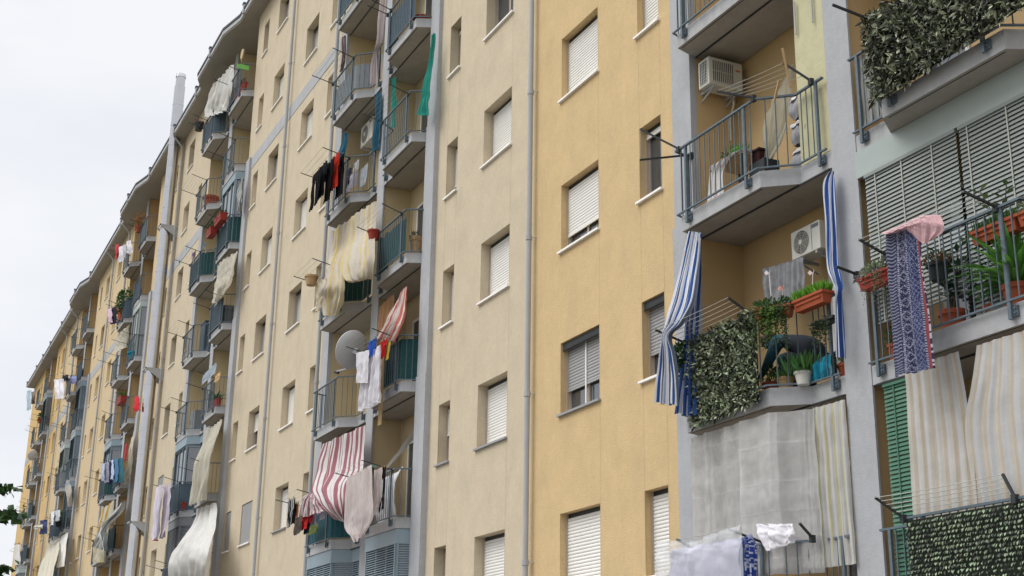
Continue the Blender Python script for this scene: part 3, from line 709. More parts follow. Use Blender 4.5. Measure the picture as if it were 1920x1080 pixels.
def leaf_screen(label, pts, n, size, base, y, hi=.3, name='artificial_leaf_screen', yj=.035, mat=None, seed=2, rows_=None, dark=(.012,.018,.010)):
    """pts: corner points (TL, TR, BR, BL) of the screen; leaves are spread over it"""
    root = empty(name, (pts[3].x, pts[3].y, pts[3].z), label, 'leaf screen'); o = Vector(root.location); r = random.Random(seed); mb = MB(); mb.c = []
    P = [p-o for p in pts]
    def at(u, v): return lerp(lerp(P[0], P[1], u), lerp(P[3], P[2], u), v)
    for i in range(n):
        if rows_:
            nr, nc = rows_; k = i % (nr*nc); rr, cc = divmod(k, nc); u = (cc+.5+r.uniform(-.25,.25)+.5*(rr%2))/nc; v = (rr+.5+r.uniform(-.1,.1))/nr
            u = min(1.0, max(0.0, u)); d = Vector((r.uniform(-.6,.6), -r.uniform(.3,.7), -1)); w = Vector((1, r.uniform(-.4,.4), r.uniform(-.3,.3)))
        else:
            u, v = r.random(), r.random(); ed = .02
            u = -ed+u*(1+2*ed); v = -ed+v*(1+2*ed); a = r.uniform(0, 2*math.pi)
            d = Vector((math.cos(a), -r.uniform(.1,.9), math.sin(a)-.35)); w = rv(r)
        p = at(u, v)+Vector((0, -r.uniform(0, yj), 0)); k = r.random()
        cc_ = tint(r, base, .3, .05)
        if k < hi: kk = r.uniform(2.0, 4.2); cc_ = tuple(min(.66, q*kk) for q in cc_)  # brightened leaves paint in highlights, darkened ones the shade of the gaps
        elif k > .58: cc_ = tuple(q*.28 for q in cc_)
        leaf_poly(mb, p, d, w, size*r.uniform(.7,1.3), size*(.42 if not rows_ else .62), cc_, r.uniform(.05,.4))
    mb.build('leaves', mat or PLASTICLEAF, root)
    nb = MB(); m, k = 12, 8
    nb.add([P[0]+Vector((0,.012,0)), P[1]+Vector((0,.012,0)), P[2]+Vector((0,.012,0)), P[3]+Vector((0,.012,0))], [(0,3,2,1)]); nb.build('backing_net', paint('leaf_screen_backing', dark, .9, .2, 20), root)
    return root
def blind(label, x0, x1, z0, z1, y, mat, pitch=.05, cords=(.2, .8), name='venetian_blind', tilt=1.12, stretch=None, depth=.060, group=None):
    root = empty(name, (x0, y, z1), label, 'venetian blind', group); w = x1-x0; H = z1-z0
    mb = MB(); n = int(H/pitch); dy = depth*math.cos(tilt)/2; dz = depth*math.sin(tilt)/2
    for i in range(n):
        z = -.05-i*pitch; j = .004*math.sin(i*1.7)
        mb.add([(0,-dy,z-dz+j),(w,-dy,z-dz-j),(w,-.004,z+.002-j),(0,-.004,z+.002+j),(w,dy,z+dz-j),(0,dy,z+dz+j)], [(0,1,2,3),(3,2,4,5)])
    mb.build('slats', mat, root)
    mb = MB(); mb.box((0,-.03,-.045),(w,.03,0)); mb.build('head_rail', mat, root)
    mb = MB(); mb.box((0,-.02,-.07-n*pitch),(w,.02,-.05-n*pitch)); mb.build('bottom_rail', mat, root)
    for c in cords:
        mb = MB(); mb.box((c*w-.009,-dy-.006,-.05-n*pitch),(c*w+.009,-dy-.003,-.04)); mb.build('tape', CORD if mat is not BLINDGR else BLINDGR, root)
    return root
def ac_unit(label, x, y, z, w, d, h, yaw, fan=True, seed=1):
    """outdoor unit: front face along local -Y; origin at its lower front left corner"""
    root = empty('air_conditioner', (x, y, z), label, 'air conditioner'); root.rotation_euler = (0, 0, yaw)
    mb = MB(); mb.box((0,0,0),(w,d,h)); o = mb.build('casing', ACW, root)
    bv = o.modifiers.new('bevel', 'BEVEL'); bv.width = .012; bv.segments = 2
    R_ = h*.40; cx, cz = (w*.36, h*.5)
    mb = MB()
    if fan:
        mb.tube([(cx, -.004, cz), (cx, .004, cz)], R_, 32); mb.build('fan_opening', paint('fan_shadow', (.10,.095,.085), .8), root)
        mb = MB()
        for k in range(7):
            rr = R_*(k+1)/7; seg = 28
            for q in range(seg):
                a0 = 2*math.pi*q/seg; a1 = 2*math.pi*(q+1)/seg
                mb.bar((cx+rr*math.cos(a0), -.014, cz+rr*math.sin(a0)), (cx+rr*math.cos(a1), -.014, cz+rr*math.sin(a1)), .004, .004)
        for k in range(8):
            a = 2*math.pi*k/8; mb.bar((cx, -.014, cz), (cx+R_*math.cos(a), -.014, cz+R_*math.sin(a)), .004, .004)
        mb.tube([(cx, -.02, cz), (cx, -.006, cz)], R_*.22, 18); mb.build('fan_guard', ACW, root)
        mb = MB(); mb.box((w*.74,-.003,h*.80),(w*.97,-.0005,h*.93)); mb.build('badge', paint('badge_print', (.16,.17,.19), .6), root)
        mb = MB(); mb.box((w*.72,-.004,.02),(w*.727,-.0005,h-.02)); mb.build('panel_joint', DARKM, root)
    else:
        mb = MB(); mb.box((w*.1,-.003,h*.12),(w*.72,-.001,h*.88)); mb.build('grille_opening', paint('grille_shadow', (.10,.09,.075), .8), root)
        mb = MB(); n = 11
        for k in range(n+1): xx = w*.1+w*.62*k/n; mb.box((xx-.005,-.012,h*.1),(xx+.005,-.003,h*.9))
        for k in range(3): zz_ = h*(.12+.38*k); mb.box((w*.1,-.014,zz_-.004),(w*.72,-.0125,zz_+.004))
        mb.build('grille', ACW, root)
        mb = MB(); mb.box((w*.80,-.004,h*.66),(w*.92,-.0005,h*.72)); mb.build('badge', paint('badge_orange', (.5,.16,.04), .6), root)
    # side grille on the short left side
    mb = MB(); mb.box((-.003,d*.18,h*.1),(-.001,d*.82,h*.9)); mb.build('side_opening', paint('side_shadow', (.06,.065,.08), .8), root)
    mb = MB()
    for k in range(5): yy = d*(.18+.16*k); mb.box((-.012,yy-.004,h*.1),(-.003,yy+.004,h*.9))
    for k in range(8): zz_ = h*(.1+.114*k); mb.box((-.014,d*.18,zz_-.003),(-.0125,d*.82,zz_+.003))
    mb.build('side_grille', ACW, root)
    for xx in (w*.15, w*.85):
        mb = MB(); mb.box((xx-.015,.0,-.045),(xx+.015,d+.1,-.003)); mb.bar((xx,.05,-.04),(xx,d+.08,-.17),.02,.02); mb.build('wall_bracket', PIPE, root)
    mb = MB(); mb.tube([(w*.9,d*.6,-.01),(w*.93,d*.7,-.15),(w*.96,d+.05,-.35),(w*.97,d+.06,-.7)], .016, 6); mb.build('pipe', ACW, root)
    return root
def rail_screen(label, g, side, j, mat, segs=None, z0=.30, z1=1.22, wav=.0, seed=1, name='privacy_screen'):
    """fabric or panel fixed behind the bars of a balcony railing; segs: indices of railing stretches"""
    c = CS[g]; zb = 2.56+3*j
    if side == 'L': path = [(-3.3, -.1), (-3.18, -.43), (-1.24, -.43), (-.9, -.035), (-.29, -.035)]
    else: path = [(.27, -.035), (.9, -.035), (1.22, -.43), (3.13, -.43), (3.3, -.1)]
    segs = segs or (0, 1, 2, 3); mb = MB(); r = random.Random(seed)
    for s in segs:
        a = Vector(path[s]); b = Vector(path[s+1]); n = max(2, int((b-a).length/.08))
        vs = []
        for k in range(n+1):
            p = a+(b-a)*(k/n); wz = wav*noise.noise(Vector((k*.35, seed, s))); vs += [(c+p.x, p.y+.006*math.sin(k*1.9), zb+z0), (c+p.x, p.y+.006*math.sin(k*1.9), zb+z1+wz)]
        mb.add(vs, [(2*k, 2*k+2, 2*k+3, 2*k+1) for k in range(n)])
    return tag(mb.build(name, mat), label, 'privacy screen')
def enclosed(label, g, side, j, mats=(LINTEL, BLINDB), drops=(.5, .9, .9), h=2.0):
    """recess closed with aluminium frames: boxed lintel under the slab above, blinds following the swelling outline"""
    c = CS[g]; zt = 2.56+3*(j+1)-.002
    path = LPATH if side == 'L' else RPATH
    pts = [(c+x, y+.02) for x, y in path]
    if side == 'L': pts = [(c-3.32, .03)]+pts[1:]+[(c-.26, .02)]
    else: pts = [(c+.24, .02)]+pts[:-1]+[(c+3.31, .03)]
    root = empty('veranda_enclosure', (c, 0, zt-3+.24), label, 'veranda enclosure'); o = Vector(root.location)
    rb = random.Random(g*7+j)
    nseg = [(pts[i], pts[i+1]) for i in range(len(pts)-1)]
    lm = MB(); fm = MB(); gm = MB(); bm_ = MB()
    for i, (a, b) in enumerate(nseg):
        a = Vector((*a, 0)); b = Vector((*b, 0)); d = (b-a).normalized(); nn = Vector((d.y, -d.x, 0)); L = (b-a).length
        q = [a-nn*.0, b-nn*.0, b-nn*.08, a-nn*.08]
        lm.prism([(p.x-o.x, p.y-o.y) for p in [a, b, b-nn*.08, a-nn*.08]], zt-.32-o.z, zt-.004-o.z)
        k = max(1, round(L/.75))
        for s in range(k+1):
            p = a+d*L*s/k-nn*.05; fm.box((p.x-o.x-.02, p.y-o.y-.02, 0), (p.x-o.x+.02, p.y-o.y+.02, zt-.32-o.z))
        g0, g1 = a-nn*.06-o, b-nn*.06-o
        gm.add([(g0.x,g0.y,0),(g1.x,g1.y,0),(g1.x,g1.y,zt-.32-o.z),(g0.x,g0.y,zt-.32-o.z)], [(0,1,2,3)])
        dr = drops[i % len(drops)]*h
        if dr > .05:
            n = int(dr/.05)
            for t in range(n):
                z = zt-.34-t*.05-o.z; a1 = a-nn*.015-o; b1 = b-nn*.015-o; a2 = a-nn*.04-o; b2 = b-nn*.04-o
                bm_.add([(a1.x,a1.y,z-.034),(b1.x,b1.y,z-.034),(b2.x,b2.y,z),(a2.x,a2.y,z)], [(0,1,2,3)])
    lm.build('lintel', mats[0], root); fm.build('frame', mats[0], root); gm.build('glass', LGLASS, root); bm_.build('blind', mats[1], root)
    return root
def person(label, hip, head, skin, parts):
    """one continuous skinned figure; parts: dict of joint positions"""
    J = parts; names = list(J); vs = [J[n][0] for n in names]; rs = [J[n][1] for n in names]; ix = {n: i for i, n in enumerate(names)}
    ed = [('hip','waist'),('waist','chest'),('chest','neck'),('neck','head'),('head','crown'),('chest','sh_l'),('sh_l','el_l'),('el_l','wr_l'),('wr_l','hand_l'),('chest','sh_r'),('sh_r','el_r'),('el_r','wr_r'),('wr_r','hand_r'),
          ('hip','hp_l'),('hp_l','kn_l'),('kn_l','an_l'),('an_l','toe_l'),('hip','hp_r'),('hp_r','kn_r'),('kn_r','an_r'),('an_r','toe_r')]
    me = bpy.data.meshes.new('person'); me.from_pydata([tuple(v) for v in vs], [(ix[a], ix[b]) for a, b in ed], [])
    o = link('person', me); tag(o, label, 'person'); me.materials.append(skin)
    sm_ = o.modifiers.new('skin', 'SKIN')
    if not me.skin_vertices: 
        bpy.context.view_layer.objects.active = o
    for i, sv_ in enumerate(me.skin_vertices[0].data if me.skin_vertices else []): sv_.radius = (rs[i], rs[i]); sv_.use_root = (i == 0)
    sm_.use_smooth_shade = True; o.modifiers.new('sub', 'SUBSURF').levels = 2; o.modifiers['sub'].render_levels = 2
    return o
# ================================================================== nearest stack (right): left-hand balconies
V = Vector; c0 = CS[0]
STR_BLUE = cloth_mat('blue_white_awning', [(.64,.65,.68),(.05,.12,.34),(.62,.63,.66),(.10,.12,.17)], 3, [.34,.68,.86,1], trans=.12)
STR_BLUE2 = cloth_mat('blue_white_awning_wide', [(.62,.64,.68),(.04,.10,.32)], 4, [.45,1], trans=.12)
STR_YEL = cloth_mat('yellow_white_awning', [(.62,.57,.49),(.64,.51,.24),(.58,.52,.45),(.62,.54,.34)], 6, [.32,.52,.80,1], trans=.3)
STR_YEL0 = cloth_mat('yellow_white_curtain', [(.62,.62,.61),(.60,.57,.36),(.64,.64,.63),(.56,.53,.46)], 4, [.30,.55,.88,1], trans=.3)
STR_RED = cloth_mat('maroon_white_awning', [(.60,.57,.56),(.30,.125,.145)], 13, [.5,1], trans=.15)
STR_RED2 = cloth_mat('red_white_awning', [(.66,.58,.54),(.50,.15,.12)], 6, [.5,1], trans=.3)
STR_BEIGE = cloth_mat('beige_striped_curtain', [(.60,.57,.51),(.56,.49,.40),(.58,.59,.60)], 6, [.30,.62,1], trans=.25)
STR_GREY = cloth_mat('grey_white_awning', [(.50,.50,.48),(.10,.11,.11)], 5, [.55,1], trans=.12)
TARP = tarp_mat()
SHEER = cloth_mat('sheer_curtain', [(.50,.50,.42)], trans=.5, alpha=.72)
POLY = cloth_mat('clear_polythene', [(.72,.74,.76)], trans=.3, alpha=.5, rough=.15)
LILAC = cloth_mat('white_bed_linen', [(.60,.58,.74)], trans=.2)
WHITEC = cloth_mat('white_cotton', [(.72,.70,.74)], trans=.2)
CREAMC = cloth_mat('cream_canvas', [(.56,.53,.44)], trans=.3)
WTARP = cloth_mat('whitish_tarpaulin', [(.58,.57,.54)], trans=.15, rough=.6)
PINKL = cloth_mat('pale_pink_lace', [(.90,.80,.77)], trans=.45, weave=34)
PANEL = cloth_mat('pale_yellow_roller_fabric', [(.56,.53,.34)], trans=.1)
# pale yellow roller screen at the pillar end of the upper balcony
o = cloth('roller_screen', 'pale yellow fabric screen hanging beside the grey pillar behind the railing', 'fabric screen',
          [[V((-13.40,.03,11.5)), V((-12.76,.03,11.5))], [V((-13.40,.02,10.1)), V((-12.76,.02,10.1))], [V((-13.40,.03,8.82)), V((-12.76,.03,8.82))]], PANEL, (1, .006))
for x in (-13.32, -12.95):
    mb = MB(); mb.box((x-.012, -.02, 10.75), (x+.012, -.005, 11.25)); mb.build('strap', PIPE, o)
ac_unit('white air conditioner with a grille front on the loggia wall, upper right', -15.47, .0, 10.97, .62, .29, .46, math.pi/2, fan=False)
ac_unit('white air conditioner with a round fan hanging behind the blue striped curtains', -14.07, .3, 7.73, .62, .28, .40, 0, fan=True)
# racks
dry_rack('grey clothes rack with wooden pegs on the railing over the white air conditioner', [(-13.72,-.48,9.86),(-12.95,-.1,9.86)], [(-14.05,-.85,10.02), tuple(WX(1469,118,-13.15))], 5)
dry_rack('empty folding rack jutting out at the left corner of the upper railing', [(-15.62,-.48,9.84),(-15.72,-.2,9.84)], [tuple(W(1200,242,-.9)), tuple(W(1200,300,-1.1))], 1)
dry_rack('clothes rack over the leaf screen that ties back the blue striped curtain', [(-15.6,-.48,6.84),(-14.0,-.48,6.84)], [(-15.62,-.95,6.97),(-14.03,-.80,7.03)], 5)
# striped curtains
cloth('striped_curtain', 'blue and white striped curtain gathered onto a rack arm, left of the leaf screen', 'curtain',
      [PR(-.38,(1293,434),(1314,436)), PR(-.5,(1277,500),(1309,500)), PR(-.7,(1258,560),(1303,562)), PR(-.86,(1247,600),(1282,606)), PR(-.93,(1243,626),(1258,630)),
       PR(-.93,(1240,655),(1263,662)), PR(-.92,(1234,700),(1270,702)), PR(-.9,(1228,755),(1273,760))], STR_BLUE, (6,.035), ragged=.05, seed=3, nu=60, nv=60)
cloth('striped_curtain', 'blue and white striped curtain hanging straight down behind the gathered one', 'curtain',
      [PR(-.36,(1301,438),(1316,438)), PR(-.42,(1293,560),(1309,560)), PR(-.5,(1281,650),(1308,650)), PR(-.56,(1265,776),(1306,778))], STR_BLUE2, (4,.04), ragged=.03, seed=5)
cloth('striped_curtain', 'narrow blue and white striped curtain tied to the grey pillar, right of the fan unit', 'curtain',
      [PR(-.12,(1556,322),(1563,320)), PR(-.14,(1544,350),(1567,350)), PR(-.14,(1549,430),(1570,430)), PR(-.16,(1551,500),(1572,495)), PR(-.18,(1563,528),(1578,532)), PR(-.2,(1571,548),(1578,548)),
       PR(-.2,(1569,580),(1580,580)), PR(-.2,(1570,670),(1584,672))], STR_BLUE2, (2,.03), ragged=.02, seed=8, nv=50)
# inside upper balcony
cloth('sheer_curtain', 'pale sheer curtain billowing behind the railing of the upper balcony', 'curtain',
      [PR(.3,(1432,222),(1486,120)), PR(.2,(1428,240),(1482,200)), PR(.12,(1430,290),(1463,262)), PR(.1,(1428,330),(1445,300))], SHEER, (5,.03), seed=2)
t = empty('table', (-14.9,.05,8.8), 'small balcony table draped with a white floral cloth', 'table')
mb = MB(); mb.box((-.28,-.22,.60),(.42,.25,.64)); mb.build('table_top', WOOD, t)
for x in (-.25,.39):
    for y in (-.19,.22): mb = MB(); mb.box((x-.02,y-.02,0),(x+.02,y+.02,.6)); mb.build('leg', DARKM, t)
FLOR = random.Random(9)
spots = [(FLOR.random(), FLOR.random(), FLOR.uniform(.015,.04)) for _ in range(34)]
cloth('tablecloth', 'white cloth with small red flowers over the balcony table', 'tablecloth',
      [[V((-15.22,.28,9.45)), V((-14.45,.28,9.45))], [V((-15.22,-.19,9.45)), V((-14.45,-.19,9.45))], [V((-15.24,-.21,9.3)), V((-14.85,-.21,9.3))], [V((-15.26,-.24,8.86)), V((-14.83,-.24,8.9))]],
      TINTED, (3,.012), seed=4, nu=70, nv=70, tint=lambda u, v: (.45,.06,.05) if any((u-a)**2+((v-b)*1.3)**2 < r_*r_ for a, b, r_ in spots) else (.62,.60,.58))
pot('green plant bowl on the white floral tablecloth', -14.75, 0, 9.46, .12, .12, plain((.12,.35,.05)), [('tuft', 60, .1, GRN)], seed=6, cat='bowl')
pot('small red potted plant at the left end of the balcony table', -15.1, .05, 9.46, .07, .12, plain((.3,.08,.06)), [('bush', 90, .06, (.10,.16,.04), (.1,.08,.08))], seed=7)
mb = MB(); mb.box((-.10,-.08,0),(.10,.08,.18)); mb.box((-.12,-.10,.18),(.12,.10,.21)); o = mb.build('crate', plain((.05,.02,.02))); o.location = (-14.42,.1,9.245); tag(o, 'dark crate with a red rim beside the balcony table', 'crate')
mb = MB(); mb.box((-.16,-.12,0),(.2,.14,.44)); o = mb.build('cabinet', DARKM); o.location = (-14.36,.1,8.8); tag(o, 'low dark cabinet under the crate on the upper balcony', 'cabinet')
# folded grey and white bags stacked
for i, (zz_, lb) in enumerate([(9.62,'topmost'),(9.22,'middle'),(8.82,'lowest')]):
    rt = empty('storage_bag', (-13.44, .2, zz_), '%s of three folded grey bags with white rims stacked behind the railing' % lb, 'bag', 'grey bags stacked on the balcony')
    rt.rotation_euler = (0, 0, .1*(i-1))
    def bagrow(z, gx, gy): return [V((-gx, .22, z)), V((-gx, -gy, z-.01)), V((gx*.9, -gy-.02, z+.01)), V((gx, .22, z))]
    mbx = cloth_mb([bagrow(.30, .13, .04), bagrow(.24, .20, .12), bagrow(.10, .21, .14), bagrow(.0, .18, .10)], nu=36, nv=16, folds=(5,.014), seed=i+3)
    finish_cloth(mbx, 'bag_body', plain((.32,.32,.34), .05), rt)
    mbx = cloth_mb([bagrow(.345, .14, .05), bagrow(.32, .19, .115), bagrow(.265, .205, .135)], nu=36, nv=8, folds=(6,.012), seed=i+8)
    finish_cloth(mbx, 'rim', plain((.62,.62,.64), .05), rt)
    mbx = MB(); mbx.box((-.15,-.05,.02),(.15,.2,.33)); mbx.build('lining', plain((.2,.2,.2), .02), rt)
# clothes pegs on the rack: two hanging peg bars
mb = MB(); mb.bar(W(1461,150,-.5), W(1452,190,-.5), .03, .02); mb.bar(W(1467,90,-.5), W(1482,165,-.35), .03, .02)
o = mb.build('wooden_prop', WOOD); tag(o, 'pale wooden prop leaning on the clothes rack above the upper railing', 'wooden prop')
# ---- third row: plants balcony
leaf_screen('grey green artificial leaf screen on the railing beside the gathered striped curtain', [V((-15.42,-.5,6.78)), V((-13.86,-.5,6.84)), V((-13.86,-.5,5.66)), V((-15.36,-.5,5.58))], 3900, .088, (.13,.155,.095), -.5, .30, seed=12)
pot('dark green trailing plant at the corner of the leaf screen railing', -15.62, -.52, 6.42, .09, .16, DARKM, [('bush', 420, .07, (.045,.095,.03), (.13,.1,.17)), ('trail', 200, .05, DGRN, (.09,.02,.35))], seed=8, cat='plant')
planter('terracotta window box with bright green sedum on the railing beside the pillar', -13.02, -.22, 6.70, .60, TERRA, [('tuft', 1100, .13, BGRN)], seed=11)
planter('terracotta window box with dense trailing greenery, left of the bright green one', -13.60, -.40, 6.68, .50, TERRA,
        [('bush', 420, .06, (.05,.12,.03), (.28,.11,.08)), ('trail', 900, .05, (.06,.11,.035), (.27,.05,.62)), ('trail', 500, .05, (.12,.22,.04), (.1,.05,.5))], seed=12, yaw=.55)
planter('dark vine trailing over the bars under the bright green window box', -12.92, -.12, 6.45, .42, DARKM, [('trail', 420, .05, (.035,.06,.02), (.2,.05,.38))], h=.08, d=.1, seed=13)
WR = .05
def pinwheel(label, p0, p1, colr, kind='butterfly'):
    root = empty('garden_ornament', tuple(p0), label, 'garden ornament', 'ornaments on sticks'); q = p1-p0
    mb = MB(); mb.tube([V((0,0,0)), q], .005, 5); mb.build('stick', WHITE, root); mb = MB()
    for s in (-1, 1):
        mb.add([q, q+V((s*.045,-.01,.05)), q+V((s*.065,-.03,.015)), q+V((s*.035,-.02,-.025))], [(0,1,2,3)])
    if kind == 'wheel':
        for k in range(6):
            a = k*math.pi/3; mb.add([q, q+V((math.cos(a)*WR,-.01,math.sin(a)*WR)), q+V((math.cos(a+.6)*WR*.8,-.03,math.sin(a+.6)*WR*.8))], [(0,1,2)])
    mb.build('wings', plain(colr), root)
pinwheel('pale butterfly ornament on a stick, the left one of two', W(1446,560,-.3), W(1442,512,-.3), (.62,.55,.53))
pinwheel('pinkish butterfly ornament on a stick above the bright green window box', W(1523,535,-.25), W(1524,512,-.25), (.62,.48,.47))
pinwheel('small multicoloured pinwheel between the two butterfly ornaments', W(1467,560,-.3), W(1467,542,-.3), (.6,.3,.25), 'wheel')
cloth('towel', 'grey patterned cloth hanging inside the balcony behind the ornaments', 'cloth', [PR(.25,(1428,505),(1506,482)), PR(.25,(1430,540),(1507,520)), PR(.25,(1432,575),(1506,560))], cloth_mat('grey_lattice_cloth', [(.30,.31,.33),(.36,.37,.40)], 9, trans=.3), (6,.02), seed=6, ragged=.05)
mb = MB(); mb.box((-13.45,.45,5.8),(-12.8,.5,7.6)); o = mb.build('wardrobe_door', plain((.52,.50,.46), .02)); tag(o, 'pale cupboard panel behind the narrow striped curtain', 'cupboard')
# person bending over the plants
hx, hy = -14.0, .15
def j(x, y, z, r_): return (V((hx+x, hy+y, z)), r_*1.18)
PJ = {'hip': j(.42,.12,6.20,.16), 'waist': j(.30,.06,6.40,.15), 'chest': j(.06,-.04,6.60,.165), 'neck': j(-.12,-.10,6.60,.065), 'head': j(-.22,-.14,6.56,.085), 'crown': j(-.30,-.16,6.50,.078),
      'sh_l': j(.0,-.20,6.54,.09), 'el_l': j(-.10,-.28,6.28,.062), 'wr_l': j(-.24,-.30,6.12,.038), 'hand_l': j(-.30,-.31,6.06,.030),
      'sh_r': j(.04,.12,6.58,.085), 'el_r': j(-.14,.12,6.36,.060), 'wr_r': j(-.32,.02,6.22,.038), 'hand_r': j(-.40,-.02,6.18,.030),
      'hp_l': j(.36,.0,6.18,.13), 'kn_l': j(.0,-.16,6.30,.10), 'an_l': j(.14,-.06,5.89,.06), 'toe_l': j(.0,-.1,5.84,.038),
      'hp_r': j(.40,.24,6.18,.13), 'kn_r': j(.06,.14,6.26,.10), 'an_r': j(.20,.18,5.89,.06), 'toe_r': j(.06,.16,5.84,.038)}
def cloth_zone_mat():
    m, nt, b = nmat('teal_jacket_dark_trousers'); L = nt.links
    tcx = N(nt, 'ShaderNodeTexCoord'); sp = N(nt, 'ShaderNodeSeparateXYZ'); L.new(tcx.outputs['Object'], sp.inputs[0])
    rp = N(nt, 'ShaderNodeValToRGB'); rp.color_ramp.interpolation = 'CONSTANT'; mr_ = N(nt, 'ShaderNodeMapRange'); mr_.inputs['From Min'].default_value = hx-.6; mr_.inputs['From Max'].default_value = hx+.6
    L.new(sp.outputs[0], mr_.inputs['Value']); L.new(mr_.outputs[0], rp.inputs[0])
    e = rp.color_ramp.elements; e[0].position = 0; e[0].color = (.30,.15,.09,1); e[1].position = .10; e[1].color = (.30,.15,.09,1)
    for ps, cc in ((.30, (.012,.07,.10,1)), (.60, (.010,.015,.028,1))): q = e.new(ps); q.color = cc
    L.new(rp.outputs[0], b.inputs['Base Color']); b.inputs['Roughness'].default_value = .85; return m
pj_ = person('person in a dark teal jacket bending forward over the balcony plants', None, None, cloth_zone_mat(), PJ)
mb = MB(); mb.c = None; hc = PJ['head'][0]+V((-.02,0,.02))
vs = []; fs = []
for a in range(9):
    for b_ in range(16):
        th = math.pi*a/8; ph = 2*math.pi*b_/16; rr = .112*(1+.06*math.sin(5*ph)); vs.append(hc+V((rr*1.15*math.sin(th)*math.cos(ph)-.02, rr*math.sin(th)*math.sin(ph), rr*math.cos(th)+.025)))
for a in range(8):
    for b_ in range(16): fs.append((a*16+b_, a*16+(b_+1)%16, (a+1)*16+(b_+1)%16, (a+1)*16+b_))
mb.add(vs, fs); mb.build('hair', paint('dark_brown_hair', (.03,.018,.012), .7, .2, 40), pj_, smooth=True)
# floor pots of the plants balcony
for i, (x, mt, lb, kd) in enumerate([(-14.62, TERRA, 'terracotta pot with a red flowering plant behind the bars beside the leaf screen', (('bush', 260, .06, GRN, (.14,.1,.2)), ('bush', 40, .04, (.4,.03,.03), (.12,.1,.22)))),
        (-14.1, TERRA, 'low terracotta pot at the bend of the railing', (('bush', 200, .06, DGRN, (.12,.1,.16)),)),
        (-13.78, WOOD, 'tan pot standing right of the low terracotta pot', (('tuft', 70, .12, GRN),)),
        (-13.42, ACW, 'white bucket with a spiky green plant on the balcony floor', (('tuft', 240, .22, (.08,.2,.05)),)),
        (-12.86, TERRA, 'terracotta pot with light green leaves beside the blue bag', (('bush', 220, .06, LGRN, (.15,.1,.16)),))]):
    pot(lb, x, -.12 if i < 4 else .12, 5.8, .11, .17, mt, kd, seed=30+i)
cloth('plastic_bag', 'bright blue plastic bag on the floor of the plants balcony', 'bag', [[V((-13.35,.05,6.12)), V((-12.95,.05,6.16))], [V((-13.42,-.06,6.02)), V((-12.88,-.06,6.05))], [V((-13.4,-.05,5.82)), V((-12.9,-.05,5.82))]], plain((.02,.25,.36), .1), (3,.03), seed=9)
mb = MB(); mb.box((-13.5,.2,5.8),(-12.8,.55,5.84)); mb.box((-13.5,.5,5.84),(-12.8,.55,6.4)); 
for k in range(7): mb.box((-13.5+k*.11,.49,5.9),(-13.47+k*.11,.498,6.35))
o = mb.build('garden_chair', plain((.10,.11,.12), .02)); tag(o, 'dark lattice back garden chair behind the blue bag', 'chair')
mb = MB(); mb.box((-14.95,-.2,5.8),(-14.75,.05,6.2)); mb.box((-14.96,-.21,6.2),(-14.74,.06,6.24)); o = mb.build('storage_box', plain((.14,.16,.18), .02)); tag(o, 'grey storage box between the leaf screen and the flowering pot', 'storage box')
pot('little dark plant on the sill of the narrow window beside the striped curtain', -16.98, .06, 6.75, .045, .09, plain((.05,.12,.16)), [('bush', 60, .03, (.05,.06,.03), (.07,.05,.08))], seed=66)
# ---- curtains of the bottom balcony
def drop_row(z, *xy): return [V((x, y, z)) for x, y in xy]
S = 5.475
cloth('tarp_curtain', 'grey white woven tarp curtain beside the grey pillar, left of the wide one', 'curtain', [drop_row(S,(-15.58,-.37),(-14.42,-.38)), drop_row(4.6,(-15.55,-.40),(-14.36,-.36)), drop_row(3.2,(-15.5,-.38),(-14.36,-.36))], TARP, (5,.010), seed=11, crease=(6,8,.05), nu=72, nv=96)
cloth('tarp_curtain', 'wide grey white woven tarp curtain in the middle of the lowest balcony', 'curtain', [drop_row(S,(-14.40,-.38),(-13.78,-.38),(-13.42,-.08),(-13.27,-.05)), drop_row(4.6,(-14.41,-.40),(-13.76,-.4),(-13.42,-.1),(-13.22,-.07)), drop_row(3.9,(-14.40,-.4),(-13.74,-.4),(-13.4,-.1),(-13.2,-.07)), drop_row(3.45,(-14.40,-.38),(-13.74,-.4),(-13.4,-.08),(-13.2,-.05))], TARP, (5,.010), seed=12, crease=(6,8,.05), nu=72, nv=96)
cloth('striped_curtain', 'yellow and white striped curtain next to the wide woven tarp', 'curtain', [drop_row(S,(-13.30,-.09),(-12.72,-.06)), drop_row(4.6,(-13.28,-.10),(-12.72,-.06)), drop_row(3.5,(-13.28,-.09),(-12.70,-.05))], STR_YEL0, (5,.02), seed=13)
mb = MB(); mb.box((-15.2,-.30,2.9),(-12.8,-.28,3.42)); mb.v = [(x, y if x < -13.7 else y+.22, z) for x, y, z in mb.v]
rail_screen('tan board screen behind the bars of the lowest balcony', 0, 'L', 0, TANSCREEN, (1,2,3), .3, .80)
dry_rack('clothes rack of the lowest balcony holding the white sheet', [(-15.3,-.48,3.84),(-13.9,-.48,3.84)], [(-15.1,-1.0,3.98),(-13.95,-.98,3.98)], 4)
dry_rack('short dark rack arm at the bend of the lowest railing', [tuple(W(1523,1008,-.2))], [tuple(W(1499,981,-.45))], 1)
cloth('bed_sheet', 'large lilac white bed sheet on the line in front of the lowest balcony', 'bed sheet', [PR(-.98,(1254,1034),(1385,1008)), PR(-1.0,(1252,1070),(1384,1050)), PR(-1.0,(1248,1160),(1388,1160))], LILAC, (3,.06), seed=3)
cloth('plastic_sheet', 'clear polythene pegged over the lilac bed sheet', 'plastic sheet', [PR(-1.06,(1234,1015),(1300,1012),(1388,984)), PR(-1.12,(1232,1060),(1300,1055),(1392,1030)), PR(-1.12,(1228,1160),(1300,1160),(1395,1160))], POLY, (5,.04), seed=7)
